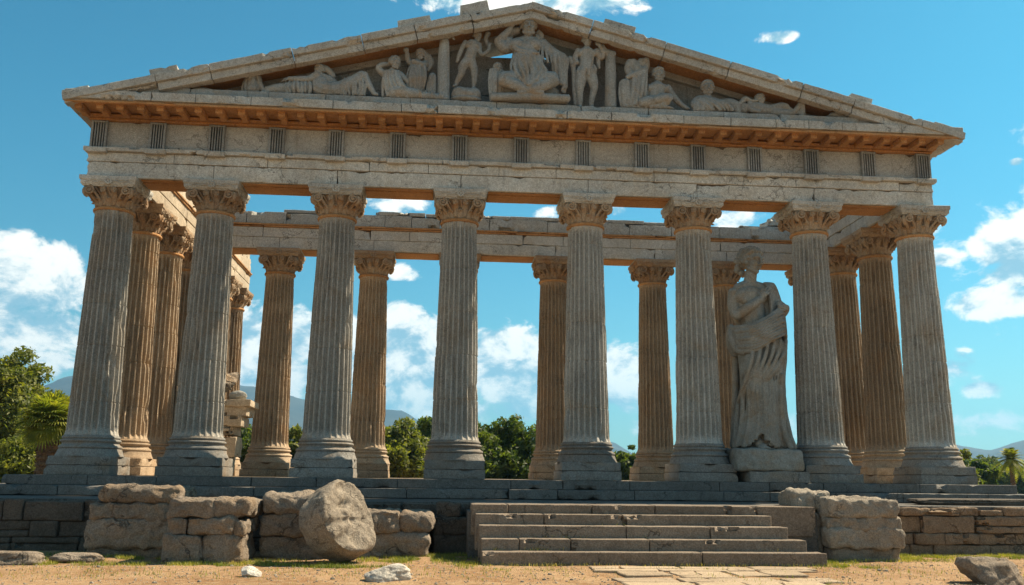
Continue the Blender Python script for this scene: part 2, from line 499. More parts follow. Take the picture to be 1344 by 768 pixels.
# ---- the fluted shaft
def shaft_mesh(seed):
    rg = random.Random(seed)
    nf, sp = 24, 10
    n = nf*sp; z0, z1 = 2.75, 9.34
    drums = sorted([z0+(z1-z0)*t+rg.uniform(-.25, .25) for t in (.17, .36, .55, .74, .9)])
    zs = []
    z = z0
    levels = list(np.linspace(z0, z1, 54))
    for d in drums: levels += [d-.022, d-.009, d+.009, d+.022]
    levels = sorted(levels)
    vs = []; fs = []
    offs = [(0, 0)]+[(rg.uniform(-.006, .006), rg.uniform(-.006, .006)) for _ in drums]
    for z in levels:
        t = (z-z0)/(z1-z0)
        rad = .685-(.685-.53)*(t**1.15)
        if t < .02: rad += .035*(1-t/.02)
        if t > .985: rad += .03*(t-.985)/.015
        jd = min(abs(z-d) for d in drums)
        groove = .018 if jd < .016 else 0
        di = sum(z > d for d in drums); ox, oy = offs[di]
        fl = .13*min(1, max(0, (t-.012)/.02))*min(1, max(0, (.985-t)/.02))*(rad/.68)
        for i in range(n):
            a = 2*math.pi*i/n
            u = (i % sp)/sp
            uu = (u-.2)/.8 if u > .2 else 0
            d = fl*math.sin(math.pi*uu)**.5 if uu > 0 else 0
            p = Vector((math.cos(a)*2.2, math.sin(a)*2.2, z*1.0+seed*13))
            arr = i % sp in (0, 1, 2, sp-1)
            ch = 0
            if arr:
                nz = noise.noise(p*2.2)+.5*noise.noise(p*7)
                ch = max(0, nz-.30)*.07
                if jd < .1: ch += max(0, noise.noise(p*5+Vector((3, 3, 3)))-.25)*.03
            big = min(.11, max(0, noise.noise(p*.9+Vector((9, 1, 4)))+.25*noise.noise(p*4)-.40)*.45)
            r = rad-d-groove-ch*(1 if i % sp < 2 else .5)-big*.6+.004*noise.noise(p*4)
            vs.append((r*math.cos(a)+ox, r*math.sin(a)+oy, z))
    L = len(levels)
    for k in range(L-1):
        for i in range(n):
            j = (i+1) % n; fs.append((k*n+i, k*n+j, (k+1)*n+j, (k+1)*n+i))
    fs.append(tuple(range(n-1, -1, -1))); o = (L-1)*n; fs.append(tuple(range(o, o+n)))
    return MB().add(vs, fs)

def base_mb():
    prof = []
    def arc(cz, r0, rr, h, n=9):
        for i in range(n):
            a = -math.pi/2+math.pi*i/(n-1); prof.append((r0+rr*math.cos(a), cz+h*.5*math.sin(a)))
    prof += [(.905, 2.172), (.905, 2.20), (.885, 2.23), (.855, 2.30), (.83, 2.38)]
    arc(2.43, .80, .045, .09, 7)
    prof += [(.79, 2.485), (.755, 2.51), (.745, 2.54), (.765, 2.565)]
    arc(2.605, .765, .035, .075, 7)
    prof += [(.735, 2.655)]
    arc(2.70, .735, .03, .08, 7)
    prof += [(.725, 2.745), (.72, 2.765), (.6, 2.768)]
    def wob(a, z): return -.018*max(0, noise.noise(Vector((math.cos(a)*2, math.sin(a)*2, z*3)))-.1)*3
    return MB().add(*lathe(prof, 72, True, wob))

def plinth_mb():
    m = MB()
    m.add(*hewn(-.87, .87, -.87, .87, ZF-.003, 1.925, .12, .03, .006))
    m.add(*hewn(-.85, .85, -.85, .85, 1.93, 2.175, .12, .03, .006))
    return m

def capital_mb():
    """bell with two rows of leaves, stalks and corner volutes; and the ring below"""
    m = MB()
    bell = [(.50, 9.34), (.505, 9.5), (.515, 9.62), (.54, 9.74), (.60, 9.86), (.66, 9.955)]
    m.add(*lathe(bell, 48, True))
    def bell_r(z): return float(np.interp(z, [b[1] for b in bell], [b[0] for b in bell]))
    def leaf(ang, z0, h, wid, curl, proud):
        nu, nv = 8, 10; F = []; B = []
        for j in range(nv+1):
            t = j/nv
            z = z0+h*min(t, .9)/.9 - (h*.16*((t-.86)/.14)**2 if t > .86 else 0)
            rr = bell_r(z)+proud*(.35+.65*math.sin(min(1, t*1.1)*math.pi*.5))+curl*max(0, t-.55)**1.6*4.0
            wd = wid*(math.sin(math.pi*min(1, .18+t*.80)))**.55*(1+.16*math.cos(t*math.pi*9))
            for i in range(nu+1):
                u = i/nu*2-1
                a = ang+u*wd/rr
                ridge = .028*(1-abs(u))+.016*abs(math.sin(u*math.pi*2.5))
                r = rr+ridge-.03*abs(u)**2
                F.append((r*math.cos(a), r*math.sin(a), z+.02*abs(u)*(-1)))
                B.append(((r-.05)*math.cos(a), (r-.05)*math.sin(a), z))
        n = nu+1; N = len(F); fs = []
        for j in range(nv):
            for i in range(nu):
                q = (j*n+i, j*n+i+1, (j+1)*n+i+1, (j+1)*n+i)
                fs.append(q); fs.append(tuple(k+N for k in reversed(q)))
        for i in range(nu):
            fs.append((nv*n+i, nv*n+i+1, N+nv*n+i+1, N+nv*n+i))
        for j in range(nv):
            fs.append((j*n, (j+1)*n, N+(j+1)*n, N+j*n)); fs.append(((j+1)*n+nu, j*n+nu, N+j*n+nu, N+(j+1)*n+nu))
        m.add(F+B, fs)
    for i in range(12): leaf(2*math.pi*i/12, 9.40, .25, .12, .11, .03)
    for i in range(12): leaf(2*math.pi*(i+.5)/12, 9.44, .40, .105, .13, .035)
    # tall thin stalks between the leaves
    for i in range(24):
        a = 2*math.pi*(i+.25)/24
        pts = []; rs = []
        for t in np.linspace(0, 1, 7):
            z = 9.52+.40*t; r = bell_r(z)+.035+.10*t**3
            pts.append((r*math.cos(a+.05*math.sin(t*5)), r*math.sin(a+.05*math.sin(t*5)), z)); rs.append(.028*(1-.25*t))
        m.add(*tube(pts, rs, 6))
    # volutes: a spiral at both ends of each face, and corner scrolls
    def spiral(cx, cz, sgn, yoff, face, r0=.135):
        pts = []; rs = []
        n = 34
        for k in range(n):
            t = k/(n-1); ang = -math.pi*.5+t*math.pi*3.6
            rr = r0*(1-t*.86)
            x = cx-sgn*0+sgn*rr*math.cos(ang+math.pi); z = cz+rr*math.sin(ang+math.pi)
            p = Vector((x, -(.70+yoff+.05*t), z)); p = Matrix.Rotation(face, 3, 'Z') @ p
            pts.append(p); rs.append(.036*(1-t*.45))
        m.add(*tube(pts, rs, 7))
        c = Matrix.Rotation(face, 3, 'Z') @ Vector((cx, -(.72+yoff), cz))
        m.add(*sphere(c, .04, 8, 6))
        # the stem running from the bell into the scroll
        pts = []; rs = []
        for t in np.linspace(0, 1, 7):
            p = Vector((cx*(.45+.5*t), -(.52+(.18+yoff)*t**.8), cz-.26+.36*t+.0*t)); pts.append(Matrix.Rotation(face, 3, 'Z') @ p); rs.append(.03+.014*t)
        m.add(*tube(pts, rs, 6))
    for f in range(4):
        fa = f*math.pi/2
        spiral(-.53, 9.83, -1, .0, fa); spiral(.53, 9.83, 1, .0, fa)
        spiral(-.14, 9.865, 1, -.03, fa, .075); spiral(.14, 9.865, -1, -.03, fa, .075)
    for k in range(4):                     # big curled corner scrolls
        a = math.pi/4+k*math.pi/2
        pts = []; rs = []
        for t in np.linspace(0, 1, 20):
            ang = -.5*math.pi+t*3.1*math.pi; rr = .14*(1-.72*t)
            d = .84+rr*math.cos(ang); z = 9.815+rr*math.sin(ang)
            pts.append((d*math.cos(a), d*math.sin(a), z)); rs.append(.062*(1-.35*t))
        m.add(*tube(pts, rs, 8))
        pts = [((.52+.1*i)*math.cos(a), (.52+.1*i)*math.sin(a), 9.55+.075*i) for i in range(5)]
        m.add(*tube(pts, [.04, .05, .055, .055, .04], 7))
    return m

def abacus_mb():
    m = MB()
    def ring(h, z, con, cut):
        pts = []
        for f in range(4):
            for i in range(12):
                u = -1+2*i/12+1/12*0
                x = u*h; y = -h+con*(1-u*u)
                if abs(u) > .94: y = -h+cut
                p = Matrix.Rotation(f*math.pi/2, 3, 'Z') @ Vector((x, y, z)); pts.append(p)
        return pts
    rings = [ring(.74, 9.955, .07, .02), ring(.755, 9.985, .07, .02), ring(.775, 10.0, .06, .015), ring(.785, 10.02, .055, .012), ring(.785, 10.10, .05, .01),
             ring(.80, 10.12, .045, .01), ring(.815, 10.14, .04, .008), ring(.815, 10.25, .04, .008), ring(.80, 10.259, .04, .008)]
    n = 48; vs = []; fs = []
    for r_ in rings:
        for p in r_:
            c = max(0, noise.noise(p*3.1)+.5*noise.noise(p*8)-.15)*.06
            vs.append(p*(1-c) if abs(p.z-10.1) > .0 else p)
    vs = [(v[0], v[1], rings[i//n][0].z) for i, v in enumerate(vs)]
    for k in range(len(rings)-1):
        for i in range(n):
            j = (i+1) % n; fs.append((k*n+i, k*n+j, (k+1)*n+j, (k+1)*n+i))
    fs.append(tuple(range(n-1, -1, -1))); o = (len(rings)-1)*n; fs.append(tuple(range(o, o+n)))
    m.add(vs, fs)
    rg = random.Random(4)
    for f in range(4):                       # flower and scrolling relief on each face
        Rm = Matrix.Rotation(f*math.pi/2, 3, 'Z')
        for k in range(9):
            a = k*2*math.pi/8; rr = .085 if k < 8 else 0
            c = Rm @ Vector((rr*math.cos(a), -.755, 10.10+rr*.9*math.sin(a)))
            m.add(*sphere(c, (.045, .045, .045), 8, 6))
        for s_ in (-1, 1):
            for q in range(2):
                pts = []; rs = []
                for t in np.linspace(0, 1, 14):
                    x = s_*(.12+.52*t); z = 10.075+.05*q+.022*math.sin(t*11+q*2); y = -.748-.035*abs(x)/.8-.004
                    pts.append(Rm @ Vector((x, y, z))); rs.append(.016*(1-.4*t))
                m.add(*tube(pts, rs, 5))
    return m

def ring_mb():
    prof = [(.53, 9.29)]+[(.56+.035*math.sin(a), 9.34-.05*math.cos(a)) for a in np.linspace(0, math.pi, 9)]+[(.53, 9.395)]
    return MB().add(*lathe(prof, 64, True, lambda a, z: -.02*max(0, noise.noise(Vector((math.cos(a)*2.5, math.sin(a)*2.5, 7)))-.2)))

def make_column(mb, mat, x, y):
    c = mb.build('column', mat, temple, smooth=False, autosmooth=R(38))
    c.matrix_parent_inverse = TL; c.location = (x, y, 0)
    return c
shafts = [shaft_mesh(s) for s in (1, 2, 3, 4, 5)]
protos = []
subs = None
for i in range(5):
    c = make_column(shafts[i], 'shaft', 0, 0)
    if subs is None:
        subs = [plinth_mb().build('plinth', 'plinth', c, autosmooth=R(40)), base_mb().build('column_base', 'plinth', c, autosmooth=R(45)),
                ring_mb().build('neck_ring', 'ochre', c, smooth=True), capital_mb().build('capital', 'capital', c, autosmooth=R(50)),
                abacus_mb().build('abacus', 'facade', c, autosmooth=R(35))]
    else:
        for s_ in list(subs):
            d = s_.copy(); COL.objects.link(d); d.parent = c
    protos.append(c)
def kids(o): return [k for k in COL.objects if k.parent == o]
pk = [kids(c) for c in protos]
def use_mat(o, m):
    o.material_slots[0].link = 'OBJECT'; o.material_slots[0].material = M[m]
first = [True]*5
def place_column(x, y, v, warm=False, rot=0, s=1.0):
    if first[v]:
        c = protos[v]; ch = pk[v]; first[v] = False
    else:
        c = protos[v].copy(); COL.objects.link(c); ch = []
        for k in pk[v]:
            d = k.copy(); COL.objects.link(d); d.parent = c; ch.append(d)
    c.location = (x, y, 0); c.rotation_euler = (0, 0, rot*math.pi/2)
    c['group'] = 'fluted temple columns'
    if warm:
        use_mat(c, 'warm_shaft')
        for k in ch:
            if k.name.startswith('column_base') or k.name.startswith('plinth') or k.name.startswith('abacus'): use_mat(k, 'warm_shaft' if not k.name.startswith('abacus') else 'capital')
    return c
for i, x in enumerate(FX): place_column(x, 0, (i*3) % 5, False, i)
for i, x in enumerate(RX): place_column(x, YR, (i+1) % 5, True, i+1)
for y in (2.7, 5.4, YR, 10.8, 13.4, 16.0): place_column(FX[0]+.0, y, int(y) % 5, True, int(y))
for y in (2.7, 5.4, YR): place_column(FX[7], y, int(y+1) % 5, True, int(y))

# ---- entablature along the front
rg = random.Random(11)
def splits(a, b, lo, hi, rg):
    xs = [a]
    while xs[-1] < b-hi*1.2: xs.append(xs[-1]+rg.uniform(lo, hi))
    xs.append(b); return xs
XL, XR_ = -10.48, 15.52
arch = MB()
core = MB()
def course(mb, xs, y0, y1, z0, z1, gap=.008, jit=.006, chip=.035, axis='x', ztop=None, seg=.16):
    for i in range(len(xs)-1):
        a, b = xs[i]+gap/2, xs[i+1]-gap/2
        j = rg.uniform(-jit, jit)
        zt = z1+(ztop(i) if ztop else 0)
        if axis == 'x': mb.add(*hewn(a, b, y0+j, y1+j, z0, zt, seg, chip))
        else: mb.add(*hewn(y0+j, y1+j, a, b, z0, zt, seg, chip))
course(arch, [XL]+[(FX[i]) for i in (1, 2, 3, 4, 5, 6)]+[XR_], -.60, .60, ZA, 10.735)
course(arch, splits(XL-.02, XR_+.02, 1.6, 3.4, rg), -.63, .60, 10.742, ZT)
architrave = tp(arch, 'architrave', 'facade', autosmooth=R(30))
core.add(*box(XL+.06, XR_-.06, -.52, .54, ZA+.03, 12.4))
ta = MB()
course(ta, splits(XL-.1, XR_+.1, 2.5, 4.2, rg), -.74, .62, ZT+.004, ZFR, chip=.045)
taenia = tp(ta, 'taenia', 'facade', autosmooth=R(30))
TRX = [-10.2, -8.51, -6.79, -5.02, -3.25, -1.40, .48, 2.38, 4.30, 6.15, 7.93, 9.74, 11.58, 13.44, 15.25]
fr = MB()
course(fr, [XL+.02]+TRX[1:-1]+[XR_-.02], -.56, .58, ZFR+.004, ZC, jit=.004)
frieze = tp(fr, 'frieze', 'recess', autosmooth=R(30))
tg = MB()
def triglyph(mb, x, w=.23):
    z0, z1 = ZFR+.006, ZC-.004
    yb, yf = -.48, -.665
    prof = []
    bars = 5
    # cross section across x: raised bars with v channels
    px = [(-w, yb), (-w, yf-.02), (-w*.74, yf-.02), (-w*.72, yf+.14)]
    for k in range(4):
        c = -w*.5+k*w*.333
        px += [(c-w*.085, yf+.14), (c-w*.07, yf), (c+w*.07, yf), (c+w*.085, yf+.14)]
    px += [(w*.72, yf+.14), (w*.74, yf-.02), (w, yf-.02), (w, yb)]
    n = len(px)
    vs = [(x+a, b, z) for z in (z0, z1-.06) for a, b in px]
    fs = [(i, (i+1) % n, n+(i+1) % n, n+i) for i in range(n)]
    fs += [tuple(range(n-1, -1, -1)), tuple(range(n, 2*n))]
    mb.add(vs, fs)
    mb.add(*hewn(x-w-.015, x+w+.015, yf-.035, yb, z1-.065, z1, .1, .02))
trig0 = None
for i, x in enumerate(TRX):
    if trig0 is None:
        m_ = MB(); triglyph(m_, 0); trig0 = m_.build('triglyph', 'triglyph', frieze); o = trig0
    else:
        o = trig0.copy(); COL.objects.link(o)
    o.location.x = x
reg0 = None
for i, x in enumerate(TRX):
    if reg0 is None:
        m_ = MB(); m_.add(*hewn(-.30, .30, -.80, -.62, ZT-.055, ZT+.09, .09, .03)); reg0 = m_.build('regula', 'facade', taenia, autosmooth=R(30)); o = reg0
    else:
        o = reg0.copy(); COL.objects.link(o)
    o.location.x = x

# panels set into the underside of the beam, warm bounce light in their colour
def panel(*bs):
    sp = MB()
    for q in bs: sp.add(*hewn(*q, .3, .01))
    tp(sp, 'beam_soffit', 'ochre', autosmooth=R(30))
rx = [-9.755]+RX+[15.123]; ys0 = [0, 2.7, 5.4, YR, 10.8, 13.4, 16.0]
for i in range(7):
    a, b = FX[i]+.83, FX[i+1]-.83
    panel((a, b, -.52, .52, ZA-.03, ZA-.002), (a, b, -.30, .30, ZA-.055, ZA-.028))
    panel((rx[i]+.83, rx[i+1]-.83, YR-.5, YR+.5, ZA-.03, ZA-.002))
for i in range(6): panel((FX[0]-.5, FX[0]+.5, ys0[i]+.83, ys0[i+1]-.83, ZA-.03, ZA-.002))
for i in range(3): panel((FX[7]-.5, FX[7]+.5, ys0[i]+.83, ys0[i+1]-.83, ZA-.03, ZA-.002))
# ---- cornice
CX0, CX1 = -10.85, 16.02
bed = MB()
course(bed, splits(XL-.05, XR_+.05, 3, 5, rg), -.70, .6, ZC+.003, 12.075, chip=.02)
course(bed, splits(XL-.12, XR_+.12, 3, 5, rg), -.84, .6, 12.078, 12.155, chip=.02)
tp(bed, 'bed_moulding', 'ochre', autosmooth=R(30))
cor = MB()
course(cor, splits(CX0, CX1, .9, 2.6, rg), -1.75, .6, 12.235, 12.50, chip=.06, jit=.012, gap=.012, seg=.11)
cornice = tp(cor, 'cornice', 'facade', autosmooth=R(30))
sof = MB()
sof.add(*hewn(CX0+.03, CX1-.03, -1.70, .58, 12.20, 12.232, .3, .015, maxseg=90))
sof.add(*hewn(CX0+.015, CX1-.015, -1.735, -1.60, 12.128, 12.20, .2, .02, maxseg=120))
# left and right returns of the soffit
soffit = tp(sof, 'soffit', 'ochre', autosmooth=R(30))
mod0 = None
k = 0
xs = []
x = CX0+.32
while x < CX1-.25:
    xs.append(x); x += .575
for x in xs:
    if mod0 is None:
        m_ = MB()
        m_.add(*hewn(-.105, .105, -1.52, -.84, 12.02, 12.198, .08, .03))
        m_.add(*hewn(-.115, .115, -1.56, -.84, 12.13, 12.199, .08, .02))
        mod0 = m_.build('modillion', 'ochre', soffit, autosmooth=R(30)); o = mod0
    else:
        o = mod0.copy(); COL.objects.link(o)
    o.location = (x+rg.uniform(-.035, .035), rg.uniform(-.03, .03), rg.uniform(0, .004))
    o.rotation_euler = (0, 0, rg.uniform(-.03, .03))

# ---- pediment: ledge, tympanum, raking cornice
AX, AZ = 2.55, 15.96
def rake_z(x):   # top of the rake
    return AZ-(AX-x)*(AZ-12.36)/(AX+10.95) if x < AX else AZ-(x-AX)*(AZ-12.32)/(16.1-AX)
led = MB()
course(led, splits(-9.6, 14.8, 1.4, 2.6, rg), -1.52, .5, 12.503, 12.765, chip=.04)
tp(led, 'pediment_ledge', 'statue', autosmooth=R(30))
tym = MB()
def tym_seg(x0, x1, z0=None, z1=None, y=-.45):
    pts = []
    b = 12.768 if z0 is None else z0
    n = max(2, int((x1-x0)/.25)); top = []
    for i in range(n+1):
        x = x0+(x1-x0)*i/n; t = rake_z(x)-.5
        if z1 is not None: t = min(t, z1+.10*noise.noise(Vector((x*4, 3, 0))))
        top.append((x, max(b+.01, t)))
    poly = [(x0, b)]+[(x1, b)]+top[::-1]
    tym.add(*prism(poly, y, .35))
rows = [(12.769, 13.42), (13.425, 14.3), (14.305, 16.5)]
for (zb, zt) in rows:
    xs = splits(-9.3, 14.3, 1.5, 2.5, rg)
    for i in range(len(xs)-1):
        a, b = xs[i]+.006, xs[i+1]-.006
        if max(rake_z(a), rake_z(b))-.5 < zb+.05: continue
        # the middle of the top course has fallen away
        if zb > 14:
            if b < 1.0 or a > 4.5: tym_seg(a, b, zb, zt, -.45+rg.uniform(-.012, .012))
            else:
                if a < .95: tym_seg(a, .95, zb, zt)
                if b > 4.45: tym_seg(4.45, b, zb, zt)
                tym_seg(max(a, .955), min(b, 4.445), zb, 14.72)
        else: tym_seg(a, b, zb, zt, -.45+rg.uniform(-.012, .012))
tp(tym, 'tympanum', 'recess')
rk = MB(); rks = MB(); rki = MB()
def rake(side):
    if side < 0: x_end, z_end = -10.95, 12.36
    else: x_end, z_end = 16.1, 12.32
    L = math.hypot(x_end-AX, z_end-AZ); ang = math.atan2(AZ-z_end, abs(AX-x_end))
    def T(): # local: s from the apex outward, y, t up (perpendicular), top at 0
        d = Vector((side*math.cos(ang), 0, -math.sin(ang))); n = Vector((side*math.sin(ang), 0, math.cos(ang)))
        return Matrix(((d.x, 0, n.x, AX), (0, 1, 0, 0), (d.z, 0, n.z, AZ), (0, 0, 0, 1)))
    Tm = T()
    ss = splits(.0, L-.02, 1.4, 2.5, rg)
    for i in range(len(ss)-1):
        a, b = ss[i]+.010, ss[i+1]-.010
        j = rg.uniform(-.015, .015); dz = rg.uniform(-.012, .012)
        t0 = -.235; bot = -.47
        if b > L-1.2: bot = -.30
        vs, fs = hewn(a, b, -1.70+j, -1.42, bot+dz, t0+dz-.003, .12, .05, .008); fix(vs, side, ang, i == 0); rk.add(vs, fs if side > 0 else fs, Tm)
        aa, bb = a+rg.uniform(-.0, .0), b
        vs, fs = hewn(aa, bb, -1.80+j, .45, t0+dz, 0+dz, .12, .06, .010); fix(vs, side, ang, i == 0); rk.add(vs, fs, Tm)
    # moulding under the overhang, its soffit coloured with painted warm bounce
    ss = splits(.0, L-1.6, 3, 5, rg)
    for i in range(len(ss)-1):
        vs, fs = hewn(ss[i]+.005, ss[i+1]-.005, -1.42, .43, -.30, -.238, .3, .01); fix(vs, side, ang, i == 0); rks.add(vs, fs, Tm)
        vs, fs = hewn(ss[i]+.005, ss[i+1]-.005, -.62, .43, -.52, -.305, .3, .01); fix(vs, side, ang, i == 0); rki.add(vs, fs, Tm)
def fix(vs, side, ang, first_):
    # mitre at the apex
    for k, v in enumerate(vs):
        s_, y, t = v
        if first_ and s_ < .9:
            s2 = s_+(0-(t)*math.tan(ang))*(-1)*(1-s_/.9) if False else s_+(-t)*(-math.tan(ang))*(1-s_/.9)*(1 if True else 0)
            vs[k] = (s2+(-t)*0, y, t)
rake(-1); rake(1)
def flip_if_needed(o):
    bm = bmesh.new(); bm.from_mesh(o.data); bmesh.ops.recalc_face_normals(bm, faces=bm.faces); bm.to_mesh(o.data); bm.free()
rako = tp(rk, 'raking_cornice', 'facade'); flip_if_needed(rako)
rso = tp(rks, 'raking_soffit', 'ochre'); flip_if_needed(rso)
rio = tp(rki, 'inner_moulding', 'recess'); flip_if_needed(rio)
def roof_block(x0, x1, h, side, y0=-1.72, y1=-.9, tilt=0):
    xc = (x0+x1)/2; ang = math.atan((AZ-12.36)/(13.5))*(-side)
    m_ = MB(); w_ = (x1-x0)/2
    T_ = Matrix.Translation((xc, 0, rake_z(xc)-.01)) @ Matrix.Rotation(-ang-tilt, 4, 'Y')
    T_ = Matrix.Translation((xc, 0, rake_z(xc)+.005)) @ Matrix.Rotation(-math.atan2(rake_z(x1)-rake_z(x0), x1-x0)+tilt, 4, 'Y')
    vs, fs = hewn(-w_, w_, y0, y1, 0, h, .12, .07, .012); m_.add(vs, fs, T_)
    o = m_.build('roof_block', 'facade', rako, autosmooth=R(30)); return o
for (x0, x1, h, sd) in [(-8.55, -7.75, .20, -1), (-10.95, -10.2, .09, -1), (-1.45, -.45, .24, -1), (.45, 1.3, .36, -1), (4.75, 5.75, .22, 1), (12.45, 13.15, .20, 1), (15.1, 15.9, .08, 1)]:
    roof_block(x0, x1, h, sd)
tp(core, 'inner_core', 'core')

# ---- side beams and rear beam
def beam(xs, y0, y1, axis, broken=False, top=11.85, mat='facade', seed=3, mould=True):
    global rg
    rg = random.Random(seed)
    a, b = xs[0], xs[-1]; m_ = MB()
    course(m_, xs, y0, y1, ZA, 10.70, axis=axis)
    course(m_, splits(a+.02, b-.02, 1.5, 3, rg), y0-.02, y1+.02, 10.705, 11.09, axis=axis)
    t_ = tp(m_, 'beam', mat, autosmooth=R(30))
    mm = MB(); course(mm, splits(a, b, 2, 4, rg), y0-.07, y1+.07, 11.094, 11.16, axis=axis)
    course(mm, splits(a, b, 2, 4, rg), y0-.12, y1+.12, 11.163, 11.23, axis=axis, chip=.07)
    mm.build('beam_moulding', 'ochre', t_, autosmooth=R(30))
    cc = MB(); r2 = random.Random(seed+5)
    course(cc, splits(a+.05, b-.05, 1.0, 2.3, rg), y0-.03, y1+.03, 11.234, top-.14, axis=axis, chip=.10, gap=.014,
           ztop=lambda i: r2.choice([0, 0, 0, -.05]))
    gaps = splits(a+.05, b-.05, .9, 2.0, rg)
    for i in range(len(gaps)-1):
        if r2.random() < (.3 if broken else .15): continue
        vs, fs = (hewn(gaps[i]+.01, gaps[i+1]-.01, y0+r2.uniform(-.03, .05), y1, top-.137, top+r2.uniform(-.05, .03), .12, .12, .01) if axis == 'x'
                  else hewn(y0+r2.uniform(-.03, .05), y1, gaps[i]+.01, gaps[i+1]-.01, top-.137, top+r2.uniform(-.05, .03), .12, .12, .01))
        cc.add(vs, fs)
    cc.build('upper_course', mat, t_, autosmooth=R(30))
    # clusters of broken blocks left on the top
    return t_
beam([-9.14]+[(x) for x in RX]+[14.5], YR-.6, YR+.6, 'x', True, 11.85, 'facade', 21)
beam([.62, 2.7, 5.4, YR, 10.8, 13.4, 16.65], FX[0]-.6, FX[0]+.6, 'y', False, 11.95, 'inner', 33)
beam([.62, 2.7, 5.4, YR+.6], FX[7]-.6, FX[7]+.6, 'y', False, 11.95, 'facade', 44)
# higher broken remains at the far end of the left side and at the rear right corner
fm = MB(); rg = random.Random(8)
for (a, b, z0, z1) in [(14.2, 16.5, 11.95, 12.6), (14.6, 16.3, 12.6, 13.1), (14.4, 15.7, 13.1, 13.5)]:
    fm.add(*hewn(FX[0]-.55, FX[0]+.58, a, b, z0+.003, z1, .12, .22, .02))
tp(fm, 'broken_masonry', 'inner', autosmooth=R(30))
fm = MB()
for (x0, x1, y0, y1, z0, z1) in [(13.2, 14.4, 7.5, 8.5, 11.86, 12.15), (13.6, 14.45, 7.6, 8.4, 12.15, 12.4)]:
    fm.add(*hewn(x0, x1, y0, y1, z0, z1, .1, .2, .03))
tp(fm, 'broken_masonry', 'facade', autosmooth=R(30))
fm = MB(); fm.add(*hewn(-8.9, -7.9, 7.6, 8.5, 11.86, 12.02, .1, .2, .03)); tp(fm, 'broken_masonry', 'facade', autosmooth=R(30))

# ---- stepped platform
st = MB(); rg = random.Random(50)
def ringcourse(mb, x0, x1, y0, y1, z0, z1, dep=.8, lo=1.3, hi=3.2, chip=.05):
    course(mb, splits(x0, x1, lo, hi, rg), y0, y0+dep, z0, z1, chip=chip, jit=.012, gap=.012)
    course(mb, splits(x0, x1, lo, hi, rg), y1-dep, y1, z0, z1, chip=chip, jit=.012, gap=.012)
    course(mb, splits(y0+dep+.01, y1-dep-.01, lo, hi, rg), x0, x0+dep, z0, z1, axis='y', chip=chip, gap=.012)
    course(mb, splits(y0+dep+.01, y1-dep-.01, lo, hi, rg), x1-dep, x1, z0, z1, axis='y', chip=chip, gap=.012)
ringcourse(st, -11.55, 16.95, -1.25, 17.6, 1.405, ZF-.004)
ringcourse(st, -11.95, 17.45, -1.75, 18.1, 1.145, 1.40)
tp(st, 'platform_step', 'base', autosmooth=R(30))
flo = MB()
r5 = random.Random(51)
xs = splits(-10.7, 16.1, 1.2, 1.9, r5); ys_ = splits(-.4, 16.7, 1.2, 1.8, r5)
for i in range(len(xs)-1):
    for j in range(len(ys_)-1):
        flo.add(*box(xs[i]+.006, xs[i+1]-.006, ys_[j]+.006, ys_[j+1]-.006, 1.3, ZF-.006+r5.uniform(-.006, .002)))
tp(flo, 'temple_floor', 'paving')
# ================================================================== TERRACE, WALLS, STAIRS
ZTER = 1.14
tr = MB()
tr.add(*hewn(-26, 34, -4.55, 30, -.4, ZTER-.012, 1.0, .02, .004, maxseg=70))
tr.add(*hewn(.75, 8.55, -6.75, -4.4, -.4, ZTER-.155, .4, .02, .004, maxseg=50))
tag(tr.build('terrace', 'base'), 'grey stone terrace the temple platform stands on', kind='structure')

def rubble_wall(name, label, x0, x1, y, z1, mat, seed, thick=.55, slope=0):
    rg = random.Random(seed); t_ = thing(name, label, 'wall', ((x0+x1)/2, y, 0))
    m_ = MB(); z = -.05
    hs = []
    while z < z1-.12:
        h = rg.uniform(.2, .42)
        if z+h > z1-.14: h = z1-z
        x = x0+rg.uniform(0, .4)*(len(hs) % 2)
        a = x0
        while a < x1-.05:
            w_ = rg.uniform(.45, 1.5); b = min(a+w_, x1)
            if x1-b < .3: b = x1
            dz = rg.uniform(-.02, .02)
            last = z+h >= z1-.001
            hh = h-(rg.uniform(0, .07) if last else 0)
            if h > .3 and rg.random() < .3:
                zm = h*rg.uniform(.4, .6)
                m_.add(*hewn(a+.01, b-.01, y+rg.uniform(-.06, .05), y+thick, z+.008, z+zm-.008, .085, .09, .02, .02))
                m_.add(*hewn(a+.01, b-.01, y+rg.uniform(-.06, .05), y+thick, z+zm+.004, z+hh-.008, .085, .09, .02, .02))
            else:
                m_.add(*hewn(a+.01, b-.01, y+rg.uniform(-.07, .06), y+thick, z+.008, z+hh-.008, .085, .09, .022, .02))
            a = b
        hs.append(h); z += h
    p = m_.build('masonry', mat, t_, autosmooth=R(50)); p.location = (-(x0+x1)/2, -y, 0)
    c_ = MB(); c_.add(*box(x0+.05, x1-.05, y+.12, y+thick-.03, 0, z1-.1))
    c = c_.build('wall_core', 'core', t_); c.location = (-(x0+x1)/2, -y, 0)
    return t_
rubble_wall('retaining_wall', 'dark rough stone retaining wall at the left end of the terrace', -16, -3.9, -5.05, ZTER, 'wall', 5)
rubble_wall('retaining_wall', 'short stretch of dark stone wall between the piers and the left side of the stairs', -3.88, .93, -5.1, ZTER+.02, 'wall', 6)
rubble_wall('retaining_wall', 'brown rough stone retaining wall to the right of the broken pier', 8.6, 19.5, -5.0, ZTER-.01, 'warm_wall', 7)

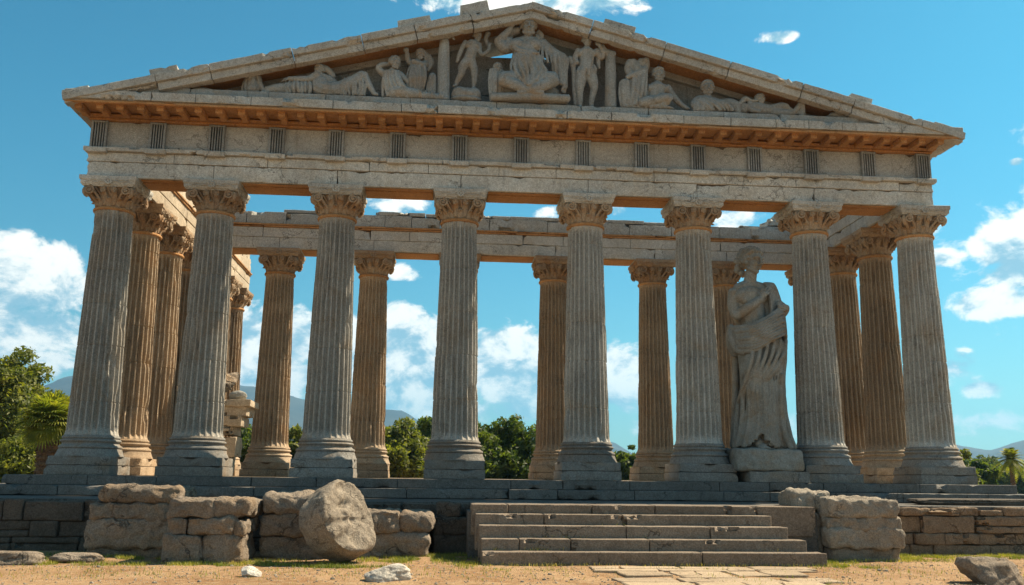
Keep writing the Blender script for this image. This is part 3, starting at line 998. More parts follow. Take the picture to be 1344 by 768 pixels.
stairs = thing('staircase', 'broad flight of worn brown stone steps leading up to the temple terrace', 'stairs', (4.5, -7.5, 0))
rg = random.Random(77)
def stair_part(xs, y0, y1, z0, z1, mat='step'):
    m_ = MB(); course(m_, xs, y0, y1, z0, z1, chip=.09, jit=.025, gap=.018, seg=.08)
    o = m_.build('step', mat, stairs, autosmooth=R(32)); o.location = (-4.5, 7.5, 0); return o
stair_part([.97, 5.45, 8.06], -8.32, -7.85, -.1, .262)
stair_part([.97, 1.75, 2.82, 4.45, 7.8], -7.93, -7.47, -.05, .49)
stair_part([.94, 4.05, 5.85, 7.55], -7.56, -7.10, 0, .735)
stair_part([.88, 2.35, 4.05, 7.35], -7.18, -6.74, .2, .955)
stair_part([.8, 1.6, 3.45, 4.85, 6.5, 7.15, 8.5], -6.82, -6.0, .5, ZTER+.005, 'step')
m_ = MB(); m_.add(*box(1.0, 7.0, -6.9, -4.4, -.2, .95)); m_.add(*box(1.0, 7.25, -7.4, -6.9, -.2, .7)); m_.add(*box(1.0, 7.5, -7.8, -7.4, -.2, .4))
o = m_.build('stair_core', 'core', stairs); o.location = (-4.5, 7.5, 0)
# extra slab layer on the terrace in front of the platform
xs = splits(.9, 8.55, 1.2, 2.4, rg)
m_ = MB(); course(m_, splits(.85, 8.5, 1.0, 2.2, rg), -5.99, -4.56, .95, ZTER+.003, chip=.05, seg=.2)
o = m_.build('landing', 'base', stairs, autosmooth=R(32)); o.location = (-4.5, 7.5, 0)

# ---- masonry piers and loose blocks in front of the terrace
def soft_block(x0, x1, y0, y1, z0, z1, seed, rnd=.16, rough=.05, seg=.045):
    rnd *= .62
    """rounded, pitted block"""
    x0 -= .022; x1 += .022; z1 += .02
    L = Vector((x1-x0, y1-y0, z1-z0)); c = Vector(((x0+x1)/2, (y0+y1)/2, (z0+z1)/2))
    vs, fs = hewn(x0, x1, y0, y1, z0, z1, seg, 0, 0, .02, 44)
    rnd = min(rnd, L.x*.45, L.y*.45, L.z*.46); o = Vector((seed*3.17, seed*1.9, seed*7.7))
    res = []
    for v in vs:
        p = Vector(v)-c
        inner = Vector([max(-(L[a]/2-rnd), min(L[a]/2-rnd, p[a])) for a in range(3)])
        d = p-inner
        if d.length > 1e-6: p = inner+d.normalized()*min(d.length, rnd)
        n_ = p.normalized() if p.length else Vector((0, 0, 1))
        q = (p+c)+o
        dd = noise.fractal(q*1.6, 1, 2, 3)*rough*1.5+noise.fractal(q*5.5, .9, 2.1, 4)*rough*.8
        dd += noise.noise(q*15)*rough*.22+noise.noise(q*28)*rough*.12
        rid = noise.noise(q*3.3); dd -= max(0, rid-.2)*rough*2.4
        dn = d.normalized() if d.length > 1e-4 else n_
        res.append(tuple(p+c+dn*dd))
    return res, fs

def pier(label, specs, mat, cx, cy, name='stone_pier', cat='stone pier'):
    t_ = thing(name, label, cat, (cx, cy, 0)); i = 0
    for s_ in specs:
        x0, x1, y0, y1, z0, z1 = s_[:6]; rnd = s_[6] if len(s_) > 6 else .12
        m_ = MB(); m_.add(*soft_block(x0, x1, y0, y1, z0, z1, i+cx*3.1, rnd)); i += 1
        o = m_.build('stone_block', mat, t_, autosmooth=R(60)); o.location = (-cx, -cy, 0)
    return t_
pier('tall rounded pier of four dark worn courses, leftmost of the piers before the terrace',
     [(-7.15, -5.45, -6.75, -5.2, -.05, .16, .08), (-7.28, -5.40, -6.85, -5.2, .15, .76, .2), (-7.2, -5.45, -6.8, -5.2, .76, 1.09, .13), (-7.05, -5.38, -6.8, -5.2, 1.09, 1.43, .24)],
     'rock', -6.35, -6.0)
pier('square brown pier of three jointed courses with a chipped right corner',
     [(-5.25, -4.55, -8.15, -6.7, -.05, .52, .16), (-4.54, -3.78, -8.1, -6.7, -.05, .54, .2), (-5.2, -4.86, -8.12, -6.7, .53, .84, .07), (-4.85, -3.98, -8.14, -6.7, .53, .85, .07), (-3.97, -3.74, -8.1, -6.7, .53, .84, .1),
      (-5.22, -4.38, -8.12, -6.7, .855, 1.22, .13), (-4.37, -3.66, -8.08, -6.6, .855, 1.22, .18)], 'rock', -4.5, -7.4)
pier('low rounded pier of three courses standing just behind the round leaning boulder',
     [(-3.65, -2.1, -7.0, -5.2, -.05, .45, .2), (-3.62, -2.55, -7.05, -5.2, .45, .88, .14), (-2.54, -1.9, -7.0, -5.2, .45, .86, .14), (-3.6, -2.2, -7.1, -5.2, .88, 1.32, .3)], 'rock', -2.9, -6.2)
pier('two-course brown block with sunlit top edge right of the leaning boulder',
     [(-1.75, -.12, -6.55, -5.2, -.05, .5, .22), (-1.8, -.75, -6.6, -5.2, .5, .98, .16), (-.74, -.02, -6.55, -5.25, .5, .94, .26)], 'rock', -.9, -5.9)
pier('small dark pier of stacked blocks beside the left end of the stairs',
     [(.02, .85, -5.75, -5.15, -.05, .42, .1), (.05, .84, -5.7, -5.15, .42, .80, .1), (.1, .6, -5.65, -5.15, .80, 1.1, .12)], 'wall', .4, -5.5)
pier('massive broken pier of pale brown blocks right of the stairs',
     [(8.75, 10.35, -6.95, -5.2, -.05, .26, .12), (8.72, 10.38, -7.05, -5.2, .26, .68, .12), (8.7, 9.6, -7.0, -5.2, .68, .90, .07), (9.61, 10.36, -7.02, -5.2, .68, .91, .07), (8.72, 10.32, -7.05, -5.15, .91, 1.32, .14),
      (8.15, 8.74, -6.6, -5.1, -.05, 1.05, .14), (8.2, 9.0, -6.5, -5.2, 1.04, 1.46, .2)], 'boulder', 9.4, -6.1)

def rock_mesh(rx, ry, rz, seed, e=2.6, cuts=6, rough=.09, sub=5, cutd=(.68, .92)):
    rg_ = random.Random(seed); bm = bmesh.new(); bmesh.ops.create_icosphere(bm, subdivisions=sub, radius=1)
    pl = []
    for _ in range(cuts):
        n = Vector((rg_.gauss(0, 1), rg_.gauss(0, 1), rg_.gauss(0, 1))).normalized(); pl.append((n, rg_.uniform(*cutd)))
    o = Vector((seed*5.1, seed*2.3, seed*.7))
    for v in bm.verts:
        d = v.co.normalized()
        r = (abs(d.x)**e+abs(d.y)**e+abs(d.z)**e)**(-1/e); p = d*r
        for n, c in pl:
            k = p.dot(n)
            if k > c: p -= n*(k-c)*.92
        f = noise.fractal(p*1.5+o, 1, 2, 3)*rough*1.2+noise.fractal(p*5+o, .9, 2.1, 4)*rough*.5
        f -= max(0, noise.noise(p*3.5+o)-.2)*rough*1.0
        p += d*f
        v.co = (p.x*rx, p.y*ry, p.z*rz)
    vs = [tuple(v.co) for v in bm.verts]; fs = [tuple(v.index for v in f.verts) for f in bm.faces]; bm.free()
    return vs, fs
def rock(label, loc, r, seed, mat='boulder', rot=(0, 0, 0), name='boulder', cat='rock', **k):
    o = MB().add(*rock_mesh(*r, seed, **k)).build(name, mat, smooth=True)
    o.location = loc; o.rotation_euler = rot; return tag(o, label, cat)
# the big leaning round stone
def disc_stone():
    seg = 96; prof = []; vs = []; fs = []
    rings = [(0.001, -.36)]+[(.8*t, -.36) for t in np.linspace(.06, .88, 16)]+[(.8*(.90+.10*math.sin(a)), -.36+.10*(1-math.cos(a))) for a in np.linspace(.2, math.pi/2, 5)]
    rings += [(.80, z) for z in np.linspace(-.22, .22, 10)]+[(.8*(.90+.10*math.cos(a)), .26+.10*math.sin(a)) for a in np.linspace(.1, math.pi/2-.1, 5)]+[(.8*t, .36) for t in np.linspace(.86, .05, 14)]+[(.001, .36)]
    for r, z in rings:
        for i in range(seg):
            a = 2*math.pi*i/seg
            rr = r*(1+.05*math.sin(a*2+.6)+.045*math.sin(a*3+2)+.02*math.sin(a*5))
            p = Vector((rr*math.cos(a), rr*math.sin(a), z)); q = p*1.0+Vector((4, 8, 2))
            # hollows on the front face
            if z < -.3: p.z += .07*noise.fractal(q*2.2, 1, 2, 5)+.16*max(0, noise.noise(Vector((q.x*2.0+q.y, q.y*4.0, 3)))-.05)+.03*abs(noise.noise(q*7))
            nrm = Vector((p.x, p.y, p.z*.6)).normalized(); p += nrm*(.045*noise.fractal(q*2.4, 1, 2, 4)+.012*noise.noise(q*12))
            vs.append(p)
    L = len(rings)
    for k in range(L-1):
        for i in range(seg):
            j = (i+1) % seg; fs.append((k*seg+i, (k+1)*seg+i, (k+1)*seg+j, k*seg+j))
    return vs, fs
ds = MB().add(*disc_stone()).build('column_drum', 'boulder', smooth=True)
flip_if_needed(ds)
nrm = Vector((.74, -.56, .36)).normalized()
ds.rotation_euler = (-nrm).to_track_quat('Z', 'Y').to_euler()
ds.location = (-1.93, -7.85, .80); ds.scale = (.87, .98, 1.0)
tag(ds, 'big round boulder-like drum leaning on edge against the low piers', 'boulder')
rock('flat reddish slab lying at the far left edge of the sandy ground', (-8.0, -8.3, .07), (.62, .40, .17), 3, 'rock', (0, 0, .1), 'stone_slab', 'slab', sub=4)
rock('long low slab in front of the leftmost pier', (-7.0, -7.75, .05), (.50, .32, .12), 4, 'rock', (0, 0, -.05), 'stone_slab', 'slab', sub=4)
rock('tiny white chipped stone on the sand in front of the square pier', (-3.12, -10.4, .045), (.19, .13, .12), 12, 'white_stone', (0, 0, .3), 'stone', 'stone', sub=4)
rock('pale flat-topped stone lying on the sand in front of the leaning boulder', (-.74, -11.1, .09), (.37, .27, .19), 9, 'white_stone', (0, 0, .15), 'stone', 'stone', sub=5, e=3.2)
rock('grey angular boulder at the bottom right of the sandy ground', (9.75, -11.2, .15), (.60, .5, .46), 31, 'rock', (0, 0, .5), cuts=9, cutd=(.45, .75))
rock('squared loose block on the right end of the terrace', (19.0, -2.2, 1.28), (1.0, .5, .2), 17, 'rock', (0, 0, .02), 'stone_block', 'block', e=5, cuts=3, rough=.05)
rock('flat weathered slab on the terrace below the right platform steps', (15.4, -3.2, 1.21), (2.6, .6, .09), 18, 'wall', (0, 0, .0), 'stone_slab', 'slab', e=6, cuts=2, rough=.05)

# ---- flagstone path
def path_mesh():
    m_ = MB(); rg_ = random.Random(9)
    y = -8.62; row = 0
    while y > -17:
        h = rg_.uniform(.35, .75); xs_ = [3.1+rg_.uniform(-.25, .25)+row*.03]
        while xs_[-1] < 6.9-row*.09: xs_.append(xs_[-1]+rg_.uniform(.5, 1.3))
        for i in range(len(xs_)-1):
            if rg_.random() < .05: continue
            a, b = xs_[i]+.02, xs_[i+1]-.02
            pts = []
            for (px_, py_) in ((a, y-h+.02), (b, y-h+.02), (b, y-.02), (a, y-.02)):
                pts.append((px_+rg_.uniform(-.07, .07), py_+rg_.uniform(-.05, .05)))
            # subdivide outline
            out_ = []
            for k in range(4):
                p, q = Vector(pts[k]), Vector(pts[(k+1) % 4])
                for t in (0, .25, .5, .75):
                    r_ = p.lerp(q, t); out_.append(r_+Vector((noise.noise(Vector((r_.x*3, r_.y*3, 1))), noise.noise(Vector((r_.x*3, r_.y*3, 9)))))*.05)
            z = .018+rg_.uniform(-.006, .006); n = len(out_)
            tilt = (rg_.uniform(-.01, .01), rg_.uniform(-.01, .01)); c = sum(out_, Vector((0, 0)))/n
            top = [(p.x, p.y, z+(p.x-c.x)*tilt[0]+(p.y-c.y)*tilt[1]) for p in out_]
            ins = [((p.x-c.x)*.96+c.x, (p.y-c.y)*.96+c.y, z+.012) for p in out_]
            bot = [(p.x, p.y, -.05) for p in out_]
            vs = ins+top+bot; fs = [tuple(range(n))]
            for k in range(n):
                j = (k+1) % n; fs.append((n+k, n+j, j, k)); fs.append((2*n+k, 2*n+j, n+j, n+k))
            m_.add(vs, fs)
        y -= h; row += 1
    return m_
tag(path_mesh().build('path', 'paving'), 'path of broken pale flagstones leading to the stairs', kind='structure')

# ---- ruined pedestal inside the temple
ped = thing('ruined_pedestal', 'broken stone altar with a wide cap slab on a curved bracket, inside the left colonnade', 'altar', (-6.9, 5, ZF))
def pp(mb, nm, mat='inner', **k):
    o = mb.build(nm, mat, ped, **k); o.location = (6.9, -5, -ZF); return o
m_ = MB(); m_.add(*hewn(-8.3, -6.25, 4.3, 5.9, 3.98, 4.20, .1, .12, .02)); pp(m_, 'cap_slab', autosmooth=R(35))
m_ = MB()
poly = [(-8.2, 3.0), (-7.1, 2.75), (-6.85, 2.95), (-6.62, 3.2), (-6.48, 3.5), (-6.36, 3.76), (-6.36, 3.975), (-8.2, 3.975)]
for (xx, za, zb) in [(-6.38, 3.66, 3.975), (-6.55, 3.34, 3.65), (-6.82, 3.05, 3.33)]: m_.add(*hewn(-8.2, xx, 4.4, 5.8, za, zb, .09, .25, .03))
pp(m_, 'bracket', autosmooth=R(35))
m_ = MB(); m_.add(*hewn(-8.1, -6.95, 4.5, 5.7, ZF-.01, 2.3, .1, .2, .03)); m_.add(*hewn(-8.05, -6.7, 4.55, 5.6, 2.31, 2.95, .1, .2, .03)); pp(m_, 'stem', autosmooth=R(35))
rock('brown rubble boulder heaped on the broken altar', (-7.45, 5.0, 4.75), (.62, .5, .66), 41, 'rock', (.3, .2, .4), sub=5, cuts=14, cutd=(.35, .62), e=3.5, rough=.16)
rock('small bluish stone lying on the altar slab beside the rubble boulder', (-6.8, 4.85, 4.36), (.30, .26, .18), 42, 'statue', (0, 0, .1), 'stone', 'stone', sub=4)

# ================================================================== STATUES
def hand_prims(wr, fw, up, size, curl=.5, spread=.16):
    """palm plus four fingers and a thumb; wr wrist point, fw pointing direction, up = back of the hand"""
    fw = Vector(fw).normalized(); up = Vector(up); up = (up-fw*up.dot(fw)).normalized(); sd = fw.cross(up)
    wr = Vector(wr); pr = []
    palm = wr+fw*size*.42
    pr.append(('t', [wr, wr+fw*size*.2, palm+fw*size*.1], [size*.17, size*.2, size*.2]))
    for s_ in (-1, 1): pr.append(('t', [wr+fw*size*.1+sd*s_*size*.06, palm+sd*s_*size*.16], [size*.13, size*.12]))
    for k, l in enumerate((.42, .48, .45, .34)):
        o = (k-1.5)/1.5; a = palm+sd*o*size*.24+fw*size*.06
        d1 = (fw+sd*o*spread-up*curl*.4).normalized(); b = a+d1*size*l*.5
        d2 = (fw+sd*o*spread-up*curl*1.3).normalized(); c = b+d2*size*l*.5
        pr.append(('t', [a, b, c], [size*.085, size*.078, size*.06]))
    a = wr+fw*size*.15-sd*size*.16
    b = a+(fw*.6-sd*.7-up*.2).normalized()*size*.28; c = b+(fw*.95-sd*.15-up*.4).normalized()*size*.24
    pr.append(('t', [a, b, c], [size*.11, size*.09, size*.07]))
    return pr

def head_prims(c, r, yaw=0, tilt=0, roll=0, hair='cap', seed=1):
    """c centre (x, depth, up), r half head height; yaw turns the face to the viewer's right"""
    Q = Euler((tilt, roll, yaw)).to_matrix(); c = Vector(c); pr = []
    def P(x, y, z): return c+Q @ Vector((x*r, y*r, z*r))
    def e(x, y, z, a, b, d): pr.append(('e', P(x, y, z), (a*r, b*r, d*r), Q))
    e(0, .12, .22, .74, .88, .76); e(0, -.18, -.2, .58, .60, .78); e(0, -.50, -.78, .26, .25, .2)
    for s_ in (-1, 1):
        e(s_*.30, -.50, -.20, .24, .22, .26); e(s_*.27, -.70, .08, .14, .09, .085); e(s_*.74, .08, -.02, .09, .16, .22)
        pr.append(('t', [P(s_*.08, -.80, .20), P(s_*.30, -.78, .27), P(s_*.52, -.58, .20)], [.075*r, .085*r, .07*r]))
        pr.append(('t', [P(s_*.5, -.2, -.6), P(0, -.55, -.84)], [.16*r, .16*r]))
    pr.append(('t', [P(0, -.76, .22), P(0, -.90, -.02), P(0, -1.02, -.24)], [.075*r, .085*r, .12*r]))
    for s_ in (-1, 1): e(s_*.10, -.86, -.26, .09, .09, .07)
    e(0, -.80, -.47, .22, .09, .055); e(0, -.76, -.57, .18, .09, .055)
    rg_ = random.Random(seed)
    if hair in ('curly', 'long'):
        n = 150
        for i in range(n):
            z = 1-2*(i+.5)/n; a = i*2.39996; s_ = math.sqrt(1-z*z)
            d = Vector((s_*math.cos(a), s_*math.sin(a), z))
            if d.y < -.42 and d.z < .52: continue
            if d.z < -.55: continue
            k = 1.0 if hair == 'curly' else .93
            q = P(d.x*.80*k, .12+d.y*.92*k, .22+d.z*.84*k)
            pr.append(('e', q, (r*rg_.uniform(.12, .19),)*3, Q))
        e(0, .75, -.15, .35, .32, .32)
    if hair == 'long':
        for s_ in (-1, 1):
            for k in range(4):
                pr.append(('t', [P(s_*(.62+.06*k), -.1+.25*k, .4), P(s_*(.85+.05*k), -.0+.25*k, -.3), P(s_*(.75+.1*k), .1+.2*k, -1.1), P(s_*(.85), .15+.15*k, -1.6)], [.15*r, .17*r, .15*r, .08*r]))
    if hair == 'cap':
        e(0, .2, .34, .84, .95, .76); e(0, -.35, .62, .62, .40, .26)
        for k in range(9):
            a = -1.2+k*.3; pr.append(('t', [P(math.sin(a)*.5, -.3, .95-abs(a)*.25), P(math.sin(a)*.85, .1, .75-abs(a)*.4), P(math.sin(a)*.8, .9, .1)], [.07*r, .09*r, .09*r]))
    if hair == 'veil':
        e(0, .25, .25, .95, .98, .88)
        for s_ in (-1, 1):
            for k in range(3):
                pr.append(('t', [P(s_*.6, .0+.3*k, .6), P(s_*.95, .1+.3*k, -.2), P(s_*1.1, .2+.25*k, -1.3), P(s_*1.3, .3+.2*k, -2.2)], [.2*r, .22*r, .2*r, .1*r]))
    return pr

def folds(A, B, n, r, amp=.5, seed=0, dep=0.0):
    """n hanging folds interpolated between two edge lines"""
    rg_ = random.Random(seed); pr = []
    for k in range(n):
        u = k/(n-1) if n > 1 else .5; pts = []; rs = []
        o = rg_.uniform(-.12, .12)/max(1, n); ph = rg_.uniform(0, 6)
        for i in range(len(A)):
            p = Vector(A[i]).lerp(Vector(B[i]), min(1, max(0, u+o+.25/n*math.sin(i*1.1+ph))))
            p.y -= dep*math.sin(math.pi*u)+(amp*r if k % 2 else -amp*r)*.6
            pts.append(p); rs.append(r*rg_.uniform(.8, 1.15)*(.8+.25*math.sin(i*.9+ph)))
        pr.append(('t', pts, rs))
    return pr

def sculpt(name, prims, T, mat, voxel, parent=None, scale=1.0, smooth_it=2, rough=.006, seed=0):
    """one continuous surface grown over all the forms (x, depth, up are mapped by T)"""
    mb = MB()
    for pr in prims:
        if pr[0] == 't':
            pts = [Vector(p) for p in pr[1]]; rs = pr[2]
            # resample smoothly
            P_ = []; Rr = []
            if len(pts) > 2:
                for i in range(len(pts)-1):
                    p0 = pts[max(i-1, 0)]; p1 = pts[i]; p2 = pts[i+1]; p3 = pts[min(i+2, len(pts)-1)]
                    for s_ in (0, .25, .5, .75):
                        q = .5*((2*p1)+(p2-p0)*s_+(2*p0-5*p1+4*p2-p3)*s_*s_+(3*p1-p0-3*p2+p3)*s_**3)
                        P_.append(q); Rr.append(rs[i]*(1-s_)+rs[i+1]*s_)
            else:
                for s_ in (0, .33, .66): P_.append(pts[0].lerp(pts[1], s_)); Rr.append(rs[0]*(1-s_)+rs[1]*s_)
            P_.append(pts[-1]); Rr.append(rs[-1])
            d0 = (P_[0]-P_[1]).normalized(); d1 = (P_[-1]-P_[-2]).normalized(); a, ra, b, rb = P_[0], Rr[0], P_[-1], Rr[-1]
            e0 = .92 if ra < rough*14 or len(pr) > 3 else .5; e1 = .92 if rb < rough*14 else .5
            P_ = [a+d0*ra*e0, a+d0*ra*e0*.62]+P_+[b+d1*rb*e1*.62, b+d1*rb*e1]; Rr = [ra*.35, ra*.8]+Rr+[rb*.8, rb*.35]
            vs, fs = tube(P_, Rr, 12)
        else:
            rot = pr[3] if len(pr) > 3 else None
            vs, fs = sphere(pr[1], tuple(pr[2]), 16, 11, rot)
        mb.add([T @ Vector(v) for v in vs], fs)
    o = mb.build(name, mat, smooth=True)
    flip_if_needed(o)
    md = o.modifiers.new('r', 'REMESH'); md.mode = 'VOXEL'; md.voxel_size = voxel; md.use_smooth_shade = True
    sm = o.modifiers.new('s', 'SMOOTH'); sm.factor = .5; sm.iterations = smooth_it
    bpy.context.view_layer.update()
    dg = bpy.context.evaluated_depsgraph_get()
    me = bpy.data.meshes.new_from_object(o.evaluated_get(dg))
    o.modifiers.clear(); old = o.data; o.data = me; bpy.data.meshes.remove(old)
    n = len(me.vertices); co = np.empty(n*3); me.vertices.foreach_get('co', co); co = co.reshape(-1, 3)
    nr = np.empty(n*3); me.vertices.foreach_get('normal', nr); nr = nr.reshape(-1, 3)
    for i in range(n):
        p = Vector(co[i])+Vector((seed, 0, 0)); co[i] += nr[i]*(noise.noise(p*9)*rough+noise.noise(p*3)*rough*1.2-max(0, noise.noise(p*5)-.35)*rough*6)
    me.vertices.foreach_set('co', co.reshape(-1)); me.update()
    me.polygons.foreach_set('use_smooth', [True]*len(me.polygons))
    o.name = name
    if parent: o.parent = parent
    return o

# ---- the tall draped statue between the right columns. author units: a sketch grid, x right, y depth, z up
def bigT():
    s = .01013
    return Matrix.Translation((9.42, -.42, 2.60)) @ Matrix(((s, 0, 0, -.0*s), (0, s*1.0, 0, 0), (0, 0, s*1.012, 0), (0, 0, 0, 1)))
def A_(zx, zy, d=0): return Vector((zx-161, d, 656-zy))
body = []
t = lambda pts, rs: body.append(('t', [A_(*p) for p in pts], rs))
el = lambda p, r, rot=None: body.append(('e', A_(*p), r) + ((rot,) if rot is not None else ()))
# torso, neck
t([(168, 195, 0), (166, 230, 2), (176, 275, 0), (188, 320, 0)], [44, 42, 38, 46])
el((145, 205, -8), (32, 30, 26)); el((192, 205, -6), (32, 30, 28))
el((143, 218, -24), (17, 14, 15)); el((186, 216, -24), (17, 14, 15))
t([(128, 186, 0), (165, 176, 2), (212, 184, 2)], [20, 24, 22])
t([(168, 178, 4), (170, 150, 0), (173, 128, -4)], [24, 19, 18])
# right arm (viewer's left): hangs, then the forearm folds up to the breast
t([(122, 190, 0), (116, 225, 4), (119, 262, -8)], [21, 19, 16])
t([(119, 264, -8), (150, 244, -36), (184, 218, -46)], [16.5, 15, 10])
body += hand_prims(A_(184, 218, -46), A_(204, 186, -50)-A_(184, 218, -46), (-.5, -.8, .1), 40, .25, .2)
# left arm (viewer's right), draped, hand holding the cloth
t([(222, 190, 2), (240, 225, 6), (250, 262, -4)], [22, 21, 19])
t([(250, 262, -4), (262, 250, -26), (262, 240, -40)], [17, 13, 10])
body += hand_prims(A_(266, 244, -38), A_(236, 230, -52)-A_(266, 244, -38), (0, -.9, .5), 40, .7, .14)
# head
body += head_prims(A_(174, 97, -6), 40, R(34), R(8), R(4), 'curly', 3)
for (x, y, d) in [(140, 75, 10), (133, 90, 20), (138, 108, 25), (148, 62, 8), (136, 118, 28), (150, 125, 30)]:
    el((x+3, y, d), (9.5, 9.5, 9.5))
# legs (the right one shows below the cloth)
t([(170, 330, 0), (166, 400, -18), (164, 452, -26)], [44, 38, 29])
t([(164, 452, -26), (161, 520, -14), (162, 600, -16)], [27, 27, 15])
t([(162, 600, -16), (163, 628, -14), (168, 640, -30)], [15, 16, 14])
t([(206, 330, 4), (214, 430, 0), (214, 560, 6), (214, 620, 6)], [46, 38, 30, 24])
# bare foot
t([(162, 634, -8), (170, 645, -30), (176, 650, -46)], [15, 12, 9])
for k in range(5): t([(163+k*5.5, 649, -42), (166+k*6.3, 652, -58+k*2.5)], [5.2-.4*k+(1.6 if k == 0 else 0), 4.3-.4*k+(1.2 if k == 0 else 0)])
statue = thing('statue', 'tall grey marble statue of a half-draped curly-haired figure between the right front columns', 'statue', (9.42, -.42, ZF))
bo = sculpt('body', body, bigT(), 'bronze_grey', .014, None, rough=.002, seed=3, smooth_it=1)
bo.parent = statue; bo.matrix_parent_inverse = Matrix.Translation((-9.42, .42, -ZF))
cl = []
def tc_(pts, rs): cl.append(('t', [A_(*p) for p in pts], rs))
# core of the skirt
tc_([(190, 320, 10), (190, 360, 8), (190, 440, 10), (190, 520, 14), (188, 600, 18), (190, 640, 20)], [50, 55, 47, 42, 48, 54])
tc_([(155, 350, 4), (158, 420, 0), (158, 500, 10), (146, 600, 20), (142, 640, 22)], [34, 33, 27, 27, 30])
tc_([(230, 290, 2), (230, 380, -12), (220, 460, -8), (214, 520, 0)], [24, 28, 25, 18])
tc_([(206, 190, 4), (218, 235, 0), (224, 290, -2)], [20, 22, 22])
# mantle over the left shoulder
for k in range(5):
    u = k/4
    tc_([(206+20*u, 170-4*math.sin(u*3), 22-6*u), (212+24*u, 168-1*u, -18+8*u), (216+34*u, 210, -32+16*u), (220+42*u, 262, -36+24*u), (208+54*u, 320, -40+30*u)], [5.5, 6, 6, 6.5, 6])
# diagonal sweep across the front from the left hip to the raised hand
for k in range(7):
    u = k/6; o = 3 if k % 2 else 0
    tc_([(103+10*u, 296+70*u, 20), (110+8*u, 304+68*u, -26-o), (148+6*u, 300+72*u, -52-o-6*math.sin(u*3)), (200, 274+72*u, -56-o), (244+8*u, 246+76*u, -44-o), (266-2*u, 258+84*u, -8)], [7, 7.5, 6.5, 6, 5.5, 5.5])
# bulging swag on the left hip
tc_([(108, 292, 6), (99, 326, -10), (108, 366, -22), (130, 380, -34)], [7, 10, 9, 6])
tc_([(116, 296, 6), (112, 336, -22), (124, 362, -36), (150, 372, -46)], [6, 8, 7, 5])
tc_([(112, 300, 26), (108, 345, 20), (118, 378, 10)], [12, 15, 12])
# long folds falling from the hips, sweeping to the left
for k in range(6):
    u = k/5
    tc_([(256-100*u, 340+16*u, -42-12*math.sin(u*3)), (242-98*u, 380+18*u, -62+12*abs(u-.5)), (212-80*u, 430+20*u, -56+18*u), (176-54*u, 470+22*u, -44+30*u), (146-28*u, 500+26*u, -18+30*u)], [5, 6, 6.5, 6, 4])
rg = random.Random(12)
for k in range(12):
    u = k/11; x0 = 134+122*u; dz = -math.sin(math.pi*(.1+.85*u)); o = 7 if k % 2 else 0
    xe = 104+168*u; sh = 9*math.sin(k*2.3)
    cut = False
    ye = 648-34*math.exp(-((u-.36)/.13)**2)
    tc_([(x0-4, 410+8*(k % 3), 6+dz*44-o), (x0-8+sh*.2, 480, 2+dz*46-o), (x0-6+sh*.6+(10*(u-.5)), 560, 0+dz*44-o), (xe+(12 if cut else 0), ye, 6+dz*(38 if cut else 48)-o*1.4)], [4.5, 5.5, 6.5, 7.5+rg.uniform(-1.5, 2)])
for k in range(24):          # fine creases riding on the big folds
    u = k/23; x0 = 132+128*u; dz = -math.sin(math.pi*(.1+.85*u)); xe = 108+160*u; cut = False; ye2 = 646-36*math.exp(-((u-.36)/.13)**2); y0 = 420+40*abs(math.sin(k*1.7))
    tc_([(x0, y0, 2+dz*50), (x0-2+4*math.sin(k), 510, -2+dz*50), (x0-4+9*(u-.5), 570, -3+dz*48), (xe, ye2, dz*52-2)], [1.8, 3.0, 3.2, 3.4])
for k in range(9):
    u = k/8; tc_([(118+6*u, 306+62*u, -36), (152+4*u, 302+66*u, -62-4*math.sin(u*3)), (200, 278+66*u, -66), (244+6*u, 252+72*u, -50)], [2.2, 3, 2.8, 2.2])
for k in range(5):
    u = k/4; tc_([(205+24*u, 172, -8), (214+26*u, 206, -36+12*u), (218+32*u, 258, -40+20*u)], [2.4, 2.8, 2.6])
# back folds
for k in range(12):
    u = k/11; tc_([(130+120*u, 330, 40+math.sin(math.pi*u)*22), (124+128*u, 480, 40+math.sin(math.pi*u)*26), (112+150*u, 646, 42+math.sin(math.pi*u)*28)], [10, 10, 11])
tc_([(150, 200, 34), (190, 230, 36), (230, 280, 34)], [16, 20, 20]); tc_([(140, 260, 30), (180, 290, 34), (220, 320, 30)], [22, 26, 22])
# trailing end on the right
tc_([(258, 300, 0), (262, 380, 2), (256, 440, 4), (252, 520, -4), (256, 600, -16), (272, 650, -26)], [12, 12, 11, 11, 11, 8])
tc_([(262, 240, 10), (268, 300, 12), (270, 360, 10)], [14, 14, 9])
tc_([(240, 440, -30), (232, 520, -36), (236, 600, -42), (252, 652, -50)], [8, 9, 9, 8])
tc_([(122, 520, 12), (112, 600, 6), (104, 650, 0)], [8, 11, 12])
cl.append(('e', A_(206, 385, -16), (46, 34, 62))); cl.append(('e', A_(168, 400, -22), (38, 30, 60))); cl.append(('e', A_(226, 372, -30), (36, 26, 44)))
cl.append(('e', A_(186, 654, 6), (84, 52, 8)))
dr = sculpt('drapery', cl, bigT(), 'bronze_grey', .015, None, rough=.003, seed=5, smooth_it=1)
dr.parent = statue; dr.matrix_parent_inverse = Matrix.Translation((-9.42, .42, -ZF))
m_ = MB(); m_.add(*soft_block(8.66, 10.62, -1.15, .45, 1.98, 2.60, 3, .16, .03)); o = m_.build('pedestal', 'bronze_grey', statue, autosmooth=R(50)); o.location = (-9.42, .42, -ZF)
m_ = MB(); m_.add(*hewn(8.98, 10.75, -1.2, .5, ZF-.003, 1.975, .12, .03, .01)); o = m_.build('pedestal_slab', 'plinth', statue, autosmooth=R(40)); o.location = (-9.42, .42, -ZF)

